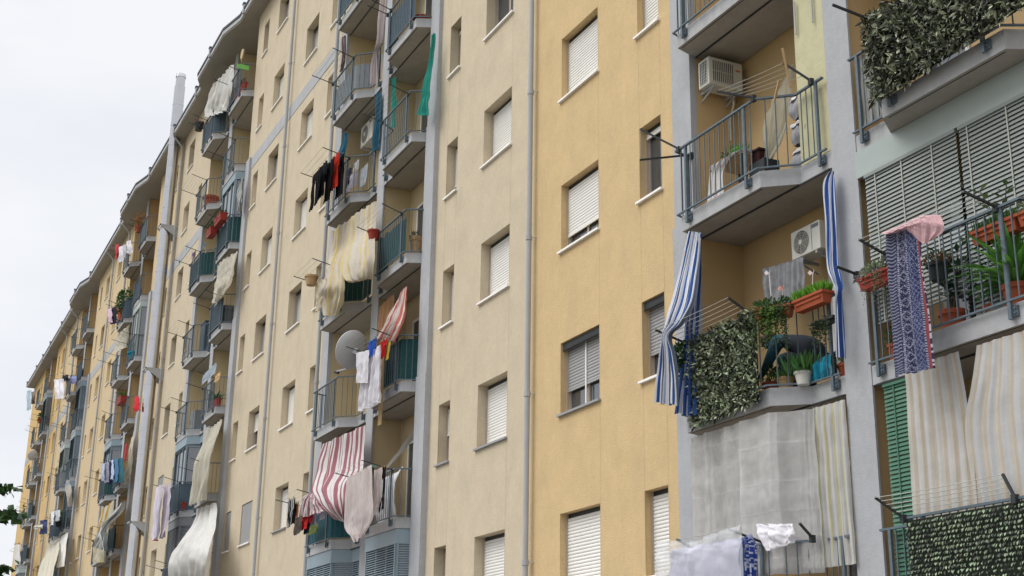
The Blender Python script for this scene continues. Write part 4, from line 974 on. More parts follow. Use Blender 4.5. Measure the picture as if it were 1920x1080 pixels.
cloth('towel', 'white washing folded over the line right of the bed sheet', 'towel', [PR(-.75,(1419,982),(1488,982)), PR(-.8,(1424,1005),(1489,1000)), PR(-.8,(1436,1034),(1486,1018))], WHITEC, (2,.03), seed=5)
rr_ = random.Random(2)
cloth('dress', 'blue and white patterned dress between the bed sheet and the white washing', 'dress', [PR(-.86,(1400,1004),(1408,1002)), PR(-.86,(1393,1035),(1414,1030)), PR(-.86,(1390,1160),(1418,1160))], TINTED, (3,.04), seed=4, nu=50, nv=120,
      tint=lambda u, v: (.55,.58,.68) if hsh(int(u*26), int(v*70)) > .62 else (.03,.06,.30))
cloth('shirt', 'light blue shirt just left of the blue patterned dress', 'shirt', [PR(-.9,(1384,1010),(1398,1006)), PR(-.9,(1382,1040),(1396,1040)), PR(-.9,(1380,1160),(1394,1160))], plain((.25,.38,.60)), (2,.03), seed=8)
# ================================================================== nearest stack, right-hand balconies
leaf_screen('dark olive camouflage leaf net covering the railing at the upper right', [V((c0+1.22,-.52,9.84)), V((c0+3.6,-.52,9.86)), V((c0+3.6,-.52,8.84)), V((c0+1.25,-.52,8.72))], 4800, .10, (.10,.11,.072), -.5, .28, seed=21, dark=(.02,.021,.015), yj=.07)
cloth('reed_mat', 'weathered grey woven mat behind the bars at the upper right', 'woven mat', [[V((c0+.35,-.03,9.75)), V((c0+.86,-.03,9.95)), V((c0+1.2,-.40,10.0))], [V((c0+.35,-.03,9.3)), V((c0+.86,-.03,9.3)), V((c0+1.2,-.42,9.3))], [V((c0+.36,-.03,8.85)), V((c0+.86,-.03,8.85)), V((c0+1.18,-.42,8.8))]], cloth_mat('grey_reed', [(.42,.41,.38)], weave=60, trans=.1), (6,.015), seed=6)
dry_rack('dark rack arm above the camouflage leaf net', [tuple(W(1640,40,-.48))], [tuple(W(1561,9,-1.1))], 1)
mb = MB(); mb.box((c0+.24,-.045,8.20),(4.0 if False else c0+7.2-3.85,-.004,8.555)); 
lin = mb.build('blind_box', LINTEL2); tag(lin, 'pale green metal box beam over the big grey venetian blinds', 'blind box')
blind('big pale grey venetian blind left of the dark gap', c0+.38, c0+1.95, 6.30, 8.20, -.02, BLINDG, .052, (.12,.42,.75), group='big grey venetian blinds')
blind('big pale grey venetian blind right of the dark gap', c0+2.0, c0+3.31, 5.85, 8.20, -.02, BLINDG, .052, (.1,.55,.9), group='big grey venetian blinds')
def navy(u, v):
    z = v*15
    if u < .27:
        return (.20,.21,.27) if fract(z*3.1+.2*math.sin(u*30)) < .38 else (.02,.022,.07)
    if u > .90: 
        return (.24,.05,.06) if u < .955 else ((.4,.4,.46) if hsh(int(v*90),3) > .55 else (.02,.02,.06))
    if u > .865: return (.28,.29,.36) if fract(v*60) < .5 else (.02,.022,.07)
    for cx in (.32, .345, .56, .585):
        if abs(u-cx) < .008: return (.36,.37,.45) if fract(v*75) < .6 else (.02,.022,.07)
    cx, w_ = (.45, .09) if u < .57 else (.72, .13)
    a = abs(u-cx)/w_; b = abs(fract(v*11)-.5)*2; d = a*.55+b
    if cx == .45:
        if .55 < d < .82: return (.25,.26,.34) if hsh(int(u*110), int(v*330)) > .3 else (.02,.022,.07)
        return (.02,.022,.07) if hsh(int(u*110), int(v*330)) > .08 else (.4,.4,.5)
    d2 = abs(fract(u*9)-.5)*2+abs(fract(v*26)-.5)*2
    return (.18,.20,.30) if (.86 < d2 < 1.15 and hsh(int(u*90), int(v*230)) > .25) or hsh(int(u*90), int(v*230)) > .88 else (.02,.025,.09)
cloth('patterned_cloth', 'long navy and white patterned cloth with a red stripe hanging from the rack', 'cloth', [PR(-.80,(1661,438),(1724,416)), PR(-.8,(1665,530),(1731,512)), PR(-.8,(1670,620),(1742,600)), PR(-.8,(1677,707),(1752,690))], TINTED, (2,.018), seed=14, nu=110, nv=330, tint=navy, ragged=.03)
cloth('pink_cloth', 'pink cloth pegged over the navy patterned one and draping to its right', 'cloth', [PR(-.82,(1654,437),(1690,421),(1728,404),(1764,403)), PR(-.88,(1660,440),(1694,426),(1729,412),(1769,422)), PR(-.86,(1662,440),(1697,428),(1729,428),(1766,436)), PR(-.84,(1664,441),(1699,429),(1730,458),(1748,450))], plain((.60,.38,.40)), (6,.012), seed=15, nu=60)
dry_rack('dark clothes rack on the right-hand railing holding the navy cloth', [tuple(W(1662,478,-.5)), tuple(W(1868,388,-.48))], [tuple(W(1611,449,-.95)), tuple(W(1806,359,-.95))], 5)
dry_rack('second dark rack arm below, beside the grey pillar', [tuple(W(1606,514,-.1))], [tuple(W(1568,500,-.45))], 1)
planter('window box of silvery succulents at the left corner of the right-hand railing', c0+.75, -.25, 6.62, .55, REDP, [('bush', 520, .05, (.20,.26,.14), (.27,.1,.1)), ('bush', 160, .07, (.16,.15,.12), (.36,.12,.06)), ('trail', 220, .04, (.14,.17,.09), (.2,.04,.4))], seed=41)
planter('terracotta window box hanging inside the right-hand railing with an upright plant', c0+2.75, -.36, 6.55, .62, TERRA, [('tuft', 300, .12, (.09,.2,.05)), ('rubber', 18, .15, (.09,.14,.05), (.25,.1,.55))], seed=42)
planter('terracotta window box with pale succulents at the right edge', c0+3.2, -.36, 6.55, .22, TERRA, [('bush', 220, .05, (.16,.2,.10), (.12,.1,.08))], seed=43)
for i, (x, y, rad_, hh, pl_, lb) in enumerate([
    (c0+2.72, -.14, .16, .28, (('palm', 150, .75, (.09,.24,.04)),), 'large bright green spider plant behind the right-hand railing'),
    (c0+1.75, -.12, .15, .26, (('rubber', 60, .17, (.025,.06,.025), (.3,.1,.85)),), 'tall dark leaved rubber plant right of the navy cloth'),
    (c0+2.15, .1, .14, .24, (('bush', 500, .06, (.04,.09,.03), (.2,.14,.4)),), 'bushy dark plant in a pot behind the right-hand bars'),
    (c0+3.05, -.1, .12, .22, (('bush', 260, .06, (.22,.26,.16), (.16,.12,.16)),), 'pot of pale succulents behind the tall post at the right edge'),
    (c0+.55, .12, .11, .2, (('bush', 130, .06, (.08,.15,.04), (.12,.1,.16)),), 'terracotta pot at the foot of the left end of the right-hand railing'),
    (c0+1.0, -.08, .11, .2, (('rubber', 27, .12, (.07,.13,.05), (.2,.1,.7)),), 'leggy potted plant beside the lower part of the navy cloth'),
    (c0+2.45, .25, .13, .3, (('palm', 60, .6, (.05,.12,.03)),), 'shaded spiky plant deep in the right-hand balcony')]):
    pot(lb, x, y, 5.8, rad_, hh, TERRA if i != 3 else REDP, pl_, seed=50+i)
pot('dark hanging pot with a red flowering plant under the pink cloth', c0+1.78, -.3, 6.38, .12, .2, DARKM, [('bush', 120, .06, (.08,.12,.04), (.14,.1,.1)), ('bush', 50, .05, (.4,.05,.03), (.12,.1,.1))], seed=61)
# lower right: green blind, beige curtains, leaf screen
blind('dark green venetian blind beside the grey pillar', c0+.40, c0+1.18, 2.9, 5.54, .02, BLINDGR, .05, (.22,.85), )
mb = MB(); mb.box((c0+.42,.72,2.9),(c0+3.2,.735,5.5)); 
cloth('striped_curtain', 'beige and white striped curtain below the navy cloth', 'curtain', [drop_row(5.50,(c0+1.22,-.38),(c0+2.06,-.38)), drop_row(4.6,(c0+1.2,-.38),(c0+2.14,-.38)), drop_row(3.0,(c0+1.15,-.37),(c0+2.10,-.38))], STR_BEIGE, (6,.013), seed=16)
cloth('striped_curtain', 'beige and white striped curtain at the lower right corner', 'curtain', [drop_row(5.50,(c0+2.32,-.38),(c0+3.16,-.38)), drop_row(5.1,(c0+2.24,-.42),(c0+3.18,-.38)), drop_row(4.62,(c0+2.1,-.43),(c0+3.2,-.38)), drop_row(3.9,(c0+2.1,-.40),(c0+3.2,-.38)), drop_row(3.0,(c0+2.1,-.37),(c0+3.2,-.38))], STR_BEIGE, (6,.015), seed=17)
leaf_screen('dark green artificial leaf screen with neat rows at the lower right', [V((c0+1.18,-.5,3.80)), V((c0+3.2,-.5,3.80)), V((c0+3.2,-.5,2.75)), V((c0+1.18,-.5,2.75))], int(21*44*1.5), .042, (.07,.09,.055), -.5, .55, seed=22, rows_=(21,44), yj=.02)
dry_rack('dark clothes rack over the neat leaf screen at the lower right', [(c0+1.15,-.5,3.84),(c0+2.75,-.5,3.84)], [tuple(WX(1641,933,c0+1.1)), tuple(WX(1880,889,c0+2.6))], 5)
# ================================================================== second stack (cream block)
c1 = CS[1]
def place(n, st): return '%s of the %s stack' % (n, st)
GR = 'clothes racks on the balcony railings'
for lbl, sd_, j_, xa, xb, ln in [
    ('thin clothes rack beside the hanging grey curtain at the top of the second stack', 'R', 5, 1.25, 1.5, .55),
    ('long clothes rack over the grey screened railing of the second stack', 'L', 5, -3.18, -1.4, .62),
    ('empty clothes rack on the railing with turquoise curtains', 'R', 4, 1.22, 3.0, .5),
    ('clothes rack carrying the black washing on the second stack', 'L', 4, -3.2, -1.3, .75),
    ('empty clothes rack beside the red hanging basket', 'R', 3, 1.22, 2.9, .5),
    ('dark rack arms poking through the yellow striped curtain', 'L', 3, -3.2, -1.6, .75),
    ('clothes rack carrying the white towels below the red striped curtain', 'R', 2, 1.2, 2.9, .6),
    ('clothes rack carrying the pale pink cloth', 'R', 1, 1.25, 3.0, .72),
    ('clothes rack full of small garments under the maroon striped curtain', 'L', 1, -3.3, -1.5, .8)]:
    rail_rack(lbl, 1, sd_, j_, xa, xb, ln)
cloth('curtain', 'dusty pink grey curtain tied in a bundle at the top of the second stack', 'curtain', [PR(-.45,(716,-30),(727,-32)), PR(-.5,(709,40),(722,38)), PR(-.5,(707,80),(718,78)), PR(-.52,(701,100),(708,98)), PR(-.5,(697,125),(709,124)), PR(-.5,(694,158),(709,158))], cloth_mat('dusty_stripe', [(.44,.37,.35),(.36,.31,.31)], 4, trans=.15), (4,.035), seed=21)
cloth('curtain', 'dark brown curtain at the left end of the grey screened balcony', 'curtain', [PR(-.1,(641,70),(649,66)), PR(-.1,(641,100),(649,98)), PR(-.1,(638,135),(644,132))], plain((.12,.08,.08)), (2,.03), seed=22)
rail_screen('grey fabric screen behind the bars, second stack near the top', 1, 'L', 5, GREYSCREEN, (1,2,3), .28, 1.0, .06, 3)
rail_screen('dark grey blue screen on the topmost visible balcony of the second stack', 1, 'L', 6, BLUESCREEN, (1,2), .28, 1.2)
rail_screen('grey mesh screen on the topmost visible right-hand balcony of the second stack', 1, 'R', 5, BLUESCREEN, (1,2), .28, 1.15)
pot('terracotta pot in the corner of the topmost visible balcony of the second stack', c1+2.7, -.1, 17.8, .2, .3, REDP, [('tuft', 40, .1, GRN)], seed=71)
TURQ = cloth_mat('turquoise_fabric', [(.05,.36,.30)], trans=.3)
TEAL = cloth_mat('teal_fabric', [(.035,.13,.20)], trans=.2)
cloth('curtain', 'turquoise curtain tied back at the wide pillar of the second stack', 'curtain', [PR(-.3,(811,66),(815,62)), PR(-.3,(803,120),(810,115)), PR(-.34,(796,168),(806,162)), PR(-.36,(790,195),(803,195)), PR(-.36,(785,216),(803,216))], TURQ, (3,.04), seed=23)
cloth('curtain', 'narrow turquoise curtain hanging at the left end of the same balcony', 'curtain', [PR(-.05,(735,146),(742,144)), PR(-.06,(734,190),(742,188)), PR(-.06,(731,240),(740,238))], TURQ, (2,.03), seed=24)
cloth('curtain', 'dark teal curtain at the right end of the balcony with the air conditioner', 'curtain', [PR(-.1,(706,176),(714,172)), PR(-.1,(703,230),(712,226)), PR(-.1,(699,284),(708,280))], TEAL, (3,.03), seed=25)
cloth('curtain', 'dark teal curtain at the left end of the balcony with the air conditioner', 'curtain', [PR(-.15,(646,250),(653,248)), PR(-.2,(640,275),(650,275)), PR(-.25,(635,300),(643,300))], TEAL, (2,.03), seed=26)
ac_unit('white air conditioner with a fan above the black washing', c1-2.62, .25, 16.75, .95, .3, .62, 0, fan=True)
# black and red washing
for i, (sh, x0, x1, y0, y1, cc, lb) in enumerate([
    ('trousers', 585, 601, 332, 394, (.008,.008,.010), 'black trousers at the outer left end of the black washing'),
    ('shirt', 597, 612, 318, 376, (.010,.012,.016), 'black shirt second from the outer end of the black washing'),
    ('shirt', 610, 626, 312, 380, (.006,.006,.008), 'black sweater just left of the red shirt'),
    ('shirt', 621, 637, 300, 362, (.55,.035,.02), 'bright red shirt among the black washing'),
    ('trousers', 633, 645, 300, 372, (.008,.008,.012), 'black trousers just right of the red shirt')]):
    yy = -1.15+.12*i; p = W(x0, y0, yy); q = W(x1, y0, yy); b_ = W(x0, y1, yy)
    garment(sh, lb, p.x, p.z, q.x-p.x, p.z-b_.z, yy, cc, seed=i+2)
for i, (sh, x0, x1, y0, y1, cc, lb) in enumerate([
    ('shirt', 650, 660, 322, 352, (.03,.03,.05), 'dark shirt drying inside the balcony under the air conditioner'),
    ('towel', 652, 670, 335, 362, (.55,.52,.60), 'white striped dress drying inside the balcony under the air conditioner'),
    ('shirt', 664, 672, 308, 348, (.60,.60,.60), 'white shirt drying inside the balcony under the air conditioner'),
    ('towel', 678, 690, 318, 352, (.36,.39,.42), 'pale grey towel drying inside the balcony, rightmost')]):
    yy = -.2; p = W(x0, y0, yy); q = W(x1, y0, yy); b_ = W(x0, y1, yy)
    garment(sh, lb, p.x, p.z, q.x-p.x, p.z-b_.z, yy, cc, seed=i+9)
cloth('striped_curtain', 'yellow and white striped curtain, its left half blowing out over the railing', 'curtain', [PR(-.38,(622,434),(664,404)), PR(-.45,(617,480),(657,455)), PR(-.7,(612,505),(642,490)), PR(-.9,(600,540),(643,530)), PR(-.85,(596,560),(642,562)), PR(-.8,(607,592),(632,590))], STR_YEL, (5,.05), seed=31, nu=60, nv=50, ragged=.08)
cloth('striped_curtain', 'yellow and white striped curtain, its right half bunched up in a swag', 'curtain', [PR(-.38,(656,410),(706,376)), PR(-.45,(652,455),(704,420)), PR(-.75,(641,492),(702,462)), PR(-.85,(642,515),(699,492)), PR(-.8,(655,530),(692,522)), PR(-.5,(668,524),(686,514))], STR_YEL, (5,.05), seed=32, nu=60, nv=50)
cloth('striped_cloth', 'loose end of yellow striped fabric at the far left of the swag', 'cloth', [PR(-.85,(594,532),(612,520)), PR(-.85,(593,560),(610,552)), PR(-.85,(592,586),(603,578))], STR_YEL, (2,.03), seed=33)
rail_screen('dark green screen under the yellow striped curtain', 1, 'L', 3, GREENSCREEN, (1,2,3), .28, 1.15)
rail_screen('dark green wavy screen behind the bars, right of the yellow striped curtain', 1, 'R', 3, GREENSCREEN, (1,2), .28, 1.12, .12, 7)
pot('round straw basket hanging at the outer end of the yellow striped curtain', *W(583,535,-1.0), .17, .26, WOOD, [], seed=72, cat='basket')
pot('red hanging pot at the corner of the dark green screened railing', *W(700,450,-.6), .15, .24, REDP, [('tuft', 30, .06, DGRN)], seed=73)
pot('small brown pot behind the bars at the end of the dark green wavy screen', c1+2.9, -.1, 11.8, .14, .5, WOOD, [('bush', 80, .08, (.1,.1,.05), (.12,.1,.12))], seed=74)
cloth('striped_curtain', 'red and white striped curtain drawn diagonally over the balcony', 'curtain', [PR(-.3,(753,546),(764,537)), PR(-.42,(738,580),(761,574)), PR(-.55,(724,606),(754,606)), PR(-.62,(708,636),(738,640))], STR_RED2, (4,.035), seed=34)
cloth('tan_curtain', 'plain tan curtain behind the red and white striped one', 'curtain', [PR(-.05,(712,575),(740,548)), PR(-.05,(710,600),(738,580)), PR(-.05,(707,628),(730,615))], plain((.42,.23,.12)), (3,.02), seed=35)
rail_screen('dark green screen behind the bars under the red and white curtain', 1, 'R', 2, GREENSCREEN, (1,2,3), .28, 1.2)
for i, (sh, x0, x1, y0, y1, cc, lb, yy) in enumerate([
    ('shorts', 692, 706, 642, 672, (.03,.09,.42), 'bright blue shorts on the line by the satellite dish', -.85),
    ('shirt', 712, 726, 643, 677, (.45,.02,.02), 'small red shirt on the line by the satellite dish', -.75),
    ('towel', 725, 732, 643, 676, (.48,.32,.05), 'mustard cloth right of the small red shirt', -.7)]):
    p = W(x0, y0, yy); q = W(x1, y0, yy); b_ = W(x0, y1, yy); garment(sh, lb, p.x, p.z, q.x-p.x, p.z-b_.z, yy, cc, seed=i+19)
cloth('towel', 'short white towel just right of the satellite dish', 'towel', [PR(-.95,(668,662),(691,656)), PR(-.95,(668,690),(690,688)), PR(-.95,(666,718),(689,718))], WHITEC, (2,.02), seed=36)
cloth('bed_sheet', 'long white sheet hanging behind the short white towel', 'bed sheet', [PR(-.85,(690,672),(713,645)), PR(-.85,(680,715),(714,700)), PR(-.85,(673,773),(713,752))], WHITEC, (4,.05), seed=37, ragged=.05)
mb = MB(); p = W(716, 700, -.55); mb.box((p.x-.1, p.y-.01, p.z-1.2), (p.x+.12, p.y+.01, p.z+.9)); 
o = mb.build('bamboo_mat', TANSCREEN); tag(o, 'rolled tan mat hanging behind the long white sheet', 'mat')
# satellite dish
dc = W(664, 657, -.72); dish = empty('satellite_dish', tuple(dc), 'large grey satellite dish in front of the bare balcony with the tan wall', 'satellite dish')
ax = V((-.88, -.34, .34)).normalized(); q_ = ax.to_track_quat('Z', 'Y'); mb = MB(); prof = [(.0, 0), (.12, .006), (.24, .025), (.36, .055), (.46, .09), (.475, .10), (.47, .085), (.24, .01), (0, -.012)]
mb.lathe(prof, (0,0,0), 40); mb.v = [tuple(q_ @ V(v)) for v in mb.v]; mb.build('reflector', DISHM, dish, smooth=True)
mb = MB(); a0 = q_ @ V((0,-.46,.06)); a1 = q_ @ V((.0,-.62,.50)); mb.bar(a0, a1, .03, .03); a2 = q_ @ V((0,.0,-.05)); mb.bar(a2, a2+V((.12,.05,-.05)), .14, .14); mb.bar(a2+V((.12,.05,-.03)), a2+V((.14,.2,-.95)), .05, .05); mb.bar(a2+V((.1,.1,-.2)), a2+V((.1,.4,-.2)), .04, .04); mb.build('arm', PIPE, dish)
mb = MB(); mb.tube([a1, a1-ax*.14], .035, 12); mb.build('receiver', DARKM, dish)
# maroon curtain
cloth('striped_curtain', 'maroon and white striped curtain ballooning over the railing of the second stack', 'curtain', [PR(-.38,(606,833),(686,795)), PR(-.42,(599,865),(683,845)), PR(-.55,(592,895),(682,880)), PR(-.85,(584,921),(668,905)), PR(-.95,(594,940),(660,935)), PR(-.9,(612,958),(655,962)), PR(-.7,(634,975),(656,982))], STR_RED, (4,.05), seed=41, nu=80, nv=60)
cloth('striped_cloth', 'maroon and white striped flap thrown out left over the clothes line', 'cloth', [PR(-1.1,(583,922),(592,928)), PR(-1.15,(570,935),(600,945)), PR(-1.15,(558,973),(609,958))], STR_RED, (3,.03), seed=42, nu=50)
for i, (sh, x0, x1, y0, y1, cc, lb, yy) in enumerate([
    ('shirt', 541, 552, 938, 990, None, 'black and white patterned shirt at the outer end of the line', -1.2),
    ('trousers', 550, 556, 945, 982, (.012,.012,.014), 'black leggings beside the patterned shirt', -1.15),
    ('towel', 555, 560, 945, 982, (.40,.14,.04), 'orange brown cloth beside the black leggings', -1.1),
    ('trousers', 554, 566, 972, 1004, (.10,.08,.07), 'grey brown trousers under the striped flap', -1.2),
    ('towel', 564, 576, 970, 996, (.5,.03,.025), 'red cloth under the striped flap', -1.1),
    ('shorts', 572, 587, 963, 984, (.55,.02,.02), 'bright red shorts under the striped flap', -1.0),
    ('trousers', 572, 582, 980, 1002, (.03,.04,.06), 'dark trousers below the bright red shorts', -1.0),
    ('shirt', 585, 599, 963, 985, (.38,.36,.48), 'lilac striped shirt right of the bright red shorts', -.9),
    ('shirt', 598, 613, 960, 977, (.55,.54,.60), 'white shirt with a print at the inner end of the line', -.85),
    ('towel', 580, 597, 988, 1004, (.25,.30,.10), 'pale green cloth behind the bars under the maroon curtain', -.6)]):
    p = W(x0, y0, yy); q = W(x1, y0, yy); b_ = W(x0, y1, yy)
    mt = None
    if cc is None: mt = cloth_mat('speckled_cotton', [(.55,.55,.55),(.02,.02,.02)], 9, [.45,1])
    garment(sh, lb, p.x, p.z, q.x-p.x, p.z-b_.z, yy, cc or (.1,.1,.1), seed=i+29, mat=mt)
rail_screen('teal green screen below the maroon striped curtain', 1, 'L', 1, paint('teal_screen', (.01,.10,.125), .7, .12, 9), (1,2,3), .28, 1.2)
cloth('lace_cloth', 'pale pink pleated cloth with a jagged hem hanging from the rack', 'cloth', [PR(-1.05,(651,896),(697,872)), PR(-1.05,(648,930),(697,918)), PR(-1.05,(645,968),(698,962)), PR(-1.05,(646,992),(692,985)), PR(-1.05,(664,1010),(678,1008))], PINKL, (11,.022), seed=43, nu=60, nv=50, ragged=.3)
cloth('lace_cloth', 'second pale pink cloth hanging right of the black trousers', 'cloth', [PR(-.85,(703,882),(716,876)), PR(-.85,(703,920),(715,915)), PR(-.85,(699,970),(712,945))], PINKL, (3,.03), seed=44, ragged=.05)
for i, (x0, x1, y0, y1, lb) in enumerate([(697,702,876,952,'narrow black trousers between the two pale pink cloths'), (715,723,878,960,'black trousers right of the second pale pink cloth')]):
    yy = -.95+.15*i; p = W(x0, y0, yy); q = W(x1, y0, yy); b_ = W(x0, y1, yy); garment('trousers', lb, p.x, p.z, q.x-p.x, p.z-b_.z, yy, (.008,.008,.01), seed=i+49)
cloth('laundry_bag', 'big white laundry bag behind the bars right of the pink cloths', 'bag', [[V((c1+1.9,-.15,6.85)), V((c1+2.9,-.15,6.95))], [V((c1+1.8,-.35,6.7)), V((c1+3.0,-.35,6.7))], [V((c1+1.8,-.36,6.2)), V((c1+3.0,-.36,6.2))], [V((c1+1.85,-.3,5.82)), V((c1+2.95,-.3,5.82))]], plain((.60,.61,.62), .05), (3,.05), seed=45)
cloth('awning_cover', 'pale awning strip sloping down to the railing right of the pink cloths', 'awning', [[V((c1+2.2,-.3,7.0)), V((c1+3.3,.3,8.0))], [V((c1+2.2,-.42,6.9)), V((c1+3.3,-.1,7.75))]], plain((.50,.50,.50), .1), (1,.01), seed=46)
enclosed('blue grey framed enclosure at the bottom of the second stack, left side', 1, 'L', 0, drops=(.12, .25, 1, 1))
enclosed('blue grey enclosure with half open blinds, bottom right of the second stack', 1, 'R', 0, drops=(1, .9, .35, 1))
# ================================================================== third stack (cream block, left part)
c2 = CS[2]
cloth('tarp', 'translucent whitish tarp closing the top balcony of the third stack', 'tarp', [PR(-.5,(400,158),(438,118)), PR(-.5,(392,180),(436,168)), PR(-.5,(386,205),(426,200)), PR(-.5,(384,222),(424,208))], WTARP, (5,.05), seed=51)
for lbl, sd_, j_, xa, xb in [('clothes rack at the top right-hand balcony of the third stack', 'R', 7, 1.2, 2.6), ('clothes rack at the top left-hand balcony of the third stack', 'L', 7, -3.2, -2.4), ('rack arm on the second right-hand balcony from the roof in the third stack', 'R', 6, 1.2, 3.0),
      ('clothes rack by the round terracotta pot high on the third stack', 'L', 6, -3.2, -1.4), ('rack hung with pinwheels over the dark green railing screen', 'L', 5, -3.2, -1.4),
      ('white clothes rack beside the red window boxes', 'R', 5, 1.25, 2.4), ('empty rack on the fourth left-hand balcony from the roof in the third stack', 'L', 4, -3.2, -1.4), ('clothes rack under the beige hanging curtain of the third stack', 'R', 4, 1.2, 2.9),
      ('clothes rack with a blue grey towel in the third stack', 'R', 3, 1.2, 3.0), ('crossed rack arms on the fifth left-hand balcony from the roof in the third stack', 'L', 3, -3.2, -1.4), ('rack holding the long white sheets with a red end', 'L', 2, -3.2, -1.3), ('rack crossing the cream curtain of the third stack', 'R', 2, 1.2, 3.0), ('rack on the lowest visible left-hand balcony of the third stack', 'L', 1, -3.2, -1.4)]:
    rail_rack(lbl, 2, sd_, j_, xa, xb, .62)
mb = MB(); p = W(456, 125, -.6); mb.box((p.x-.01, p.y-.22, p.z-.10), (p.x+.01, p.y+.22, p.z+.08)); o = mb.build('green_card', plain((.22,.55,.14))); tag(o, 'light green card fixed to the top railing of the third stack', 'card')
mb = MB(); p = W(453, 117, -.6); mb.tube([V((0,0,0)), V((0,0,.3))], .012, 6); mb.tube([V((0,-.02,.34)), V((0,.02,.34))], .2, 14); o = mb.build('wall_clock_ornament', paint('straw', (.45,.35,.2))); o.location = p; tag(o, 'round straw wreath above the light green card', 'wreath')
planter('red window box inside the top railing of the third stack', c2+2.5, -.3, 23.85, 1.3, REDP, [('bush', 200, .08, (.05,.05,.04), (.6,.1,.18))], seed=81, h=.3)
rail_screen('blue grey slatted screen on the top left-hand railing of the third stack', 2, 'L', 7, BLUESCREEN, (1,2), .28, 1.2)
rail_screen('dark screen behind the left bars of the top right-hand railing, third stack', 2, 'R', 7, BLUESCREEN, (1,), .28, .8)
pot('round terracotta pot on the bare second left-hand balcony from the roof', c2-1.9, -.15, 20.8, .3, .55, TERRA, [('tuft', 20, .08, GRN)], seed=82)
pot('small dark hanging pot beside the slatted screen high on the third stack', *W(372,245,-.6), .2, .35, DARKM, [('tuft', 60, .15, (.2,.06,.03))], seed=83)
planter('red window box, right-hand one of two on the dark green railing', c2+2.3, -.6, 18.75, .95, REDP, [('tuft', 160, .16, DGRN)], seed=84, h=.28, d=.28)
planter('red window box, left-hand one of two on the dark green railing', c2+1.2, -.65, 18.6, .7, REDP, [('bush', 160, .1, DGRN, (.3,.1,.18))], seed=85, h=.28, d=.28)
rail_screen('dark green screen under the red window boxes', 2, 'R', 5, GREENSCREEN, (1,2,3), .28, 1.2)
rail_screen('dark green screen on the railing with pinwheels', 2, 'L', 5, GREENSCREEN, (0,1,2,3), .28, 1.2)
cloth('striped_curtain', 'narrow grey and white striped curtain beside the grey pillar above the red window boxes', 'curtain', [PR(-.3,(452,335),(456,332)), PR(-.3,(447,365),(454,362)), PR(-.3,(446,395),(451,395))], STR_GREY, (2,.04), seed=52)
o = enclosed('dark glazed enclosure above the red window boxes', 2, 'R', 5, mats=(LINTEL, BLINDB), drops=(0, 0, 0, 0))
WR = .16
for i, (x, y, cc) in enumerate([(351,463,(.30,.42,.50)), (384,462,(.10,.20,.32)), (361,480,(.30,.20,.50)), (337,493,(.12,.25,.30))]):
    pinwheel('%s pinwheel on the rack of the dark green railing' % ['pale blue','navy','violet','grey teal'][i], W(x+2,y+14,-.9), W(x,y,-.95), cc, 'wheel')
cloth('curtain', 'beige curtain hanging above the grey railing in the third stack', 'curtain', [PR(-.38,(412,492),(446,470)), PR(-.45,(408,520),(438,505)), PR(-.55,(403,545),(430,530)), PR(-.6,(401,570),(418,552))], CREAMC, (4,.06), seed=53)
rail_screen('grey blue screen on the railing under the beige hanging curtain', 2, 'R', 4, BLUESCREEN, (1,2), .28, 1.2)
pot('striped urn standing behind the railing under the beige hanging curtain', c2+2.6, -.1, 14.8, .28, .75, GREYSCREEN, [], seed=86, cat='urn')
mb = MB(); mb.box((c2-1.9,-.1,14.8),(c2-1.1,.4,16.0)); mb.box((c2-1.92,-.12,16.0),(c2-1.08,.42,16.04)); o = mb.build('cabinet', BLUESCREEN); tag(o, 'blue grey cabinet on the fourth left-hand balcony from the roof, third stack', 'cabinet')
mb = MB(); mb.box((c2-2.0,-.2,11.8),(c2-1.1,.3,12.55)); mb.tube([(c2-1.8,-.21,12.2),(c2-1.8,-.2,12.2)], .1, 12); o = mb.build('washing_machine', GREYSCREEN); tag(o, 'grey machine behind the bars of the bare railing in the third stack', 'machine')
for i, (sh, x0, x1, y0, y1, cc, lb) in enumerate([('towel', 381, 404, 703, 721, (.36,.42,.48), 'blue grey towel on a rack of the third stack'), ('towel', 405, 413, 704, 717, (.62,.42,.22), 'small orange cloth right of the blue grey towel')]):
    yy = -.85; p = W(x0, y0, yy); q = W(x1, y0, yy); b_ = W(x0, y1, yy); garment(sh, lb, p.x, p.z, q.x-p.x, p.z-b_.z, yy, cc, seed=i+59)
planter('red window box with a yucca on the railing below the blue grey towel', c2+2.5, -.25, 11.85, .9, REDP, [('palm', 40, .6, (.06,.12,.04)), ('tuft', 80, .2, GRN)], seed=87, h=.3)
cloth('curtain', 'cream canvas curtain falling over the railing in the third stack', 'curtain', [PR(-.38,(388,806),(416,786)), PR(-.5,(378,835),(408,815)), PR(-.7,(364,870),(394,855)), PR(-.75,(358,910),(388,900)), PR(-.75,(355,948),(382,938))], CREAMC, (5,.06), seed=54, ragged=.05)
rail_screen('dark glassy screen on the railing left of the cream curtain', 2, 'L', 2, BLUESCREEN, (1,2), .28, 1.2)
enclosed('dark framed enclosure with blinds above the long white sheets', 2, 'L', 2, drops=(0, .06, .06, 0))
cloth('tarp', 'big white tarp bulging over the lowest visible right-hand balcony of the third stack', 'tarp', [PR(-.4,(370,956),(402,942)), PR(-.6,(358,985),(400,975)), PR(-.95,(340,1012),(396,1010)), PR(-1.2,(322,1040),(392,1040)), PR(-1.2,(321,1075),(388,1070)), PR(-1.0,(325,1110),(385,1110))], WTARP, (4,.10), seed=55, nu=60, nv=50)
enclosed('grey corrugated shutter enclosure left of the big white tarp', 2, 'L', 1, mats=(GREYSCREEN, GREYSCREEN), drops=(1, 1, 1, 1))
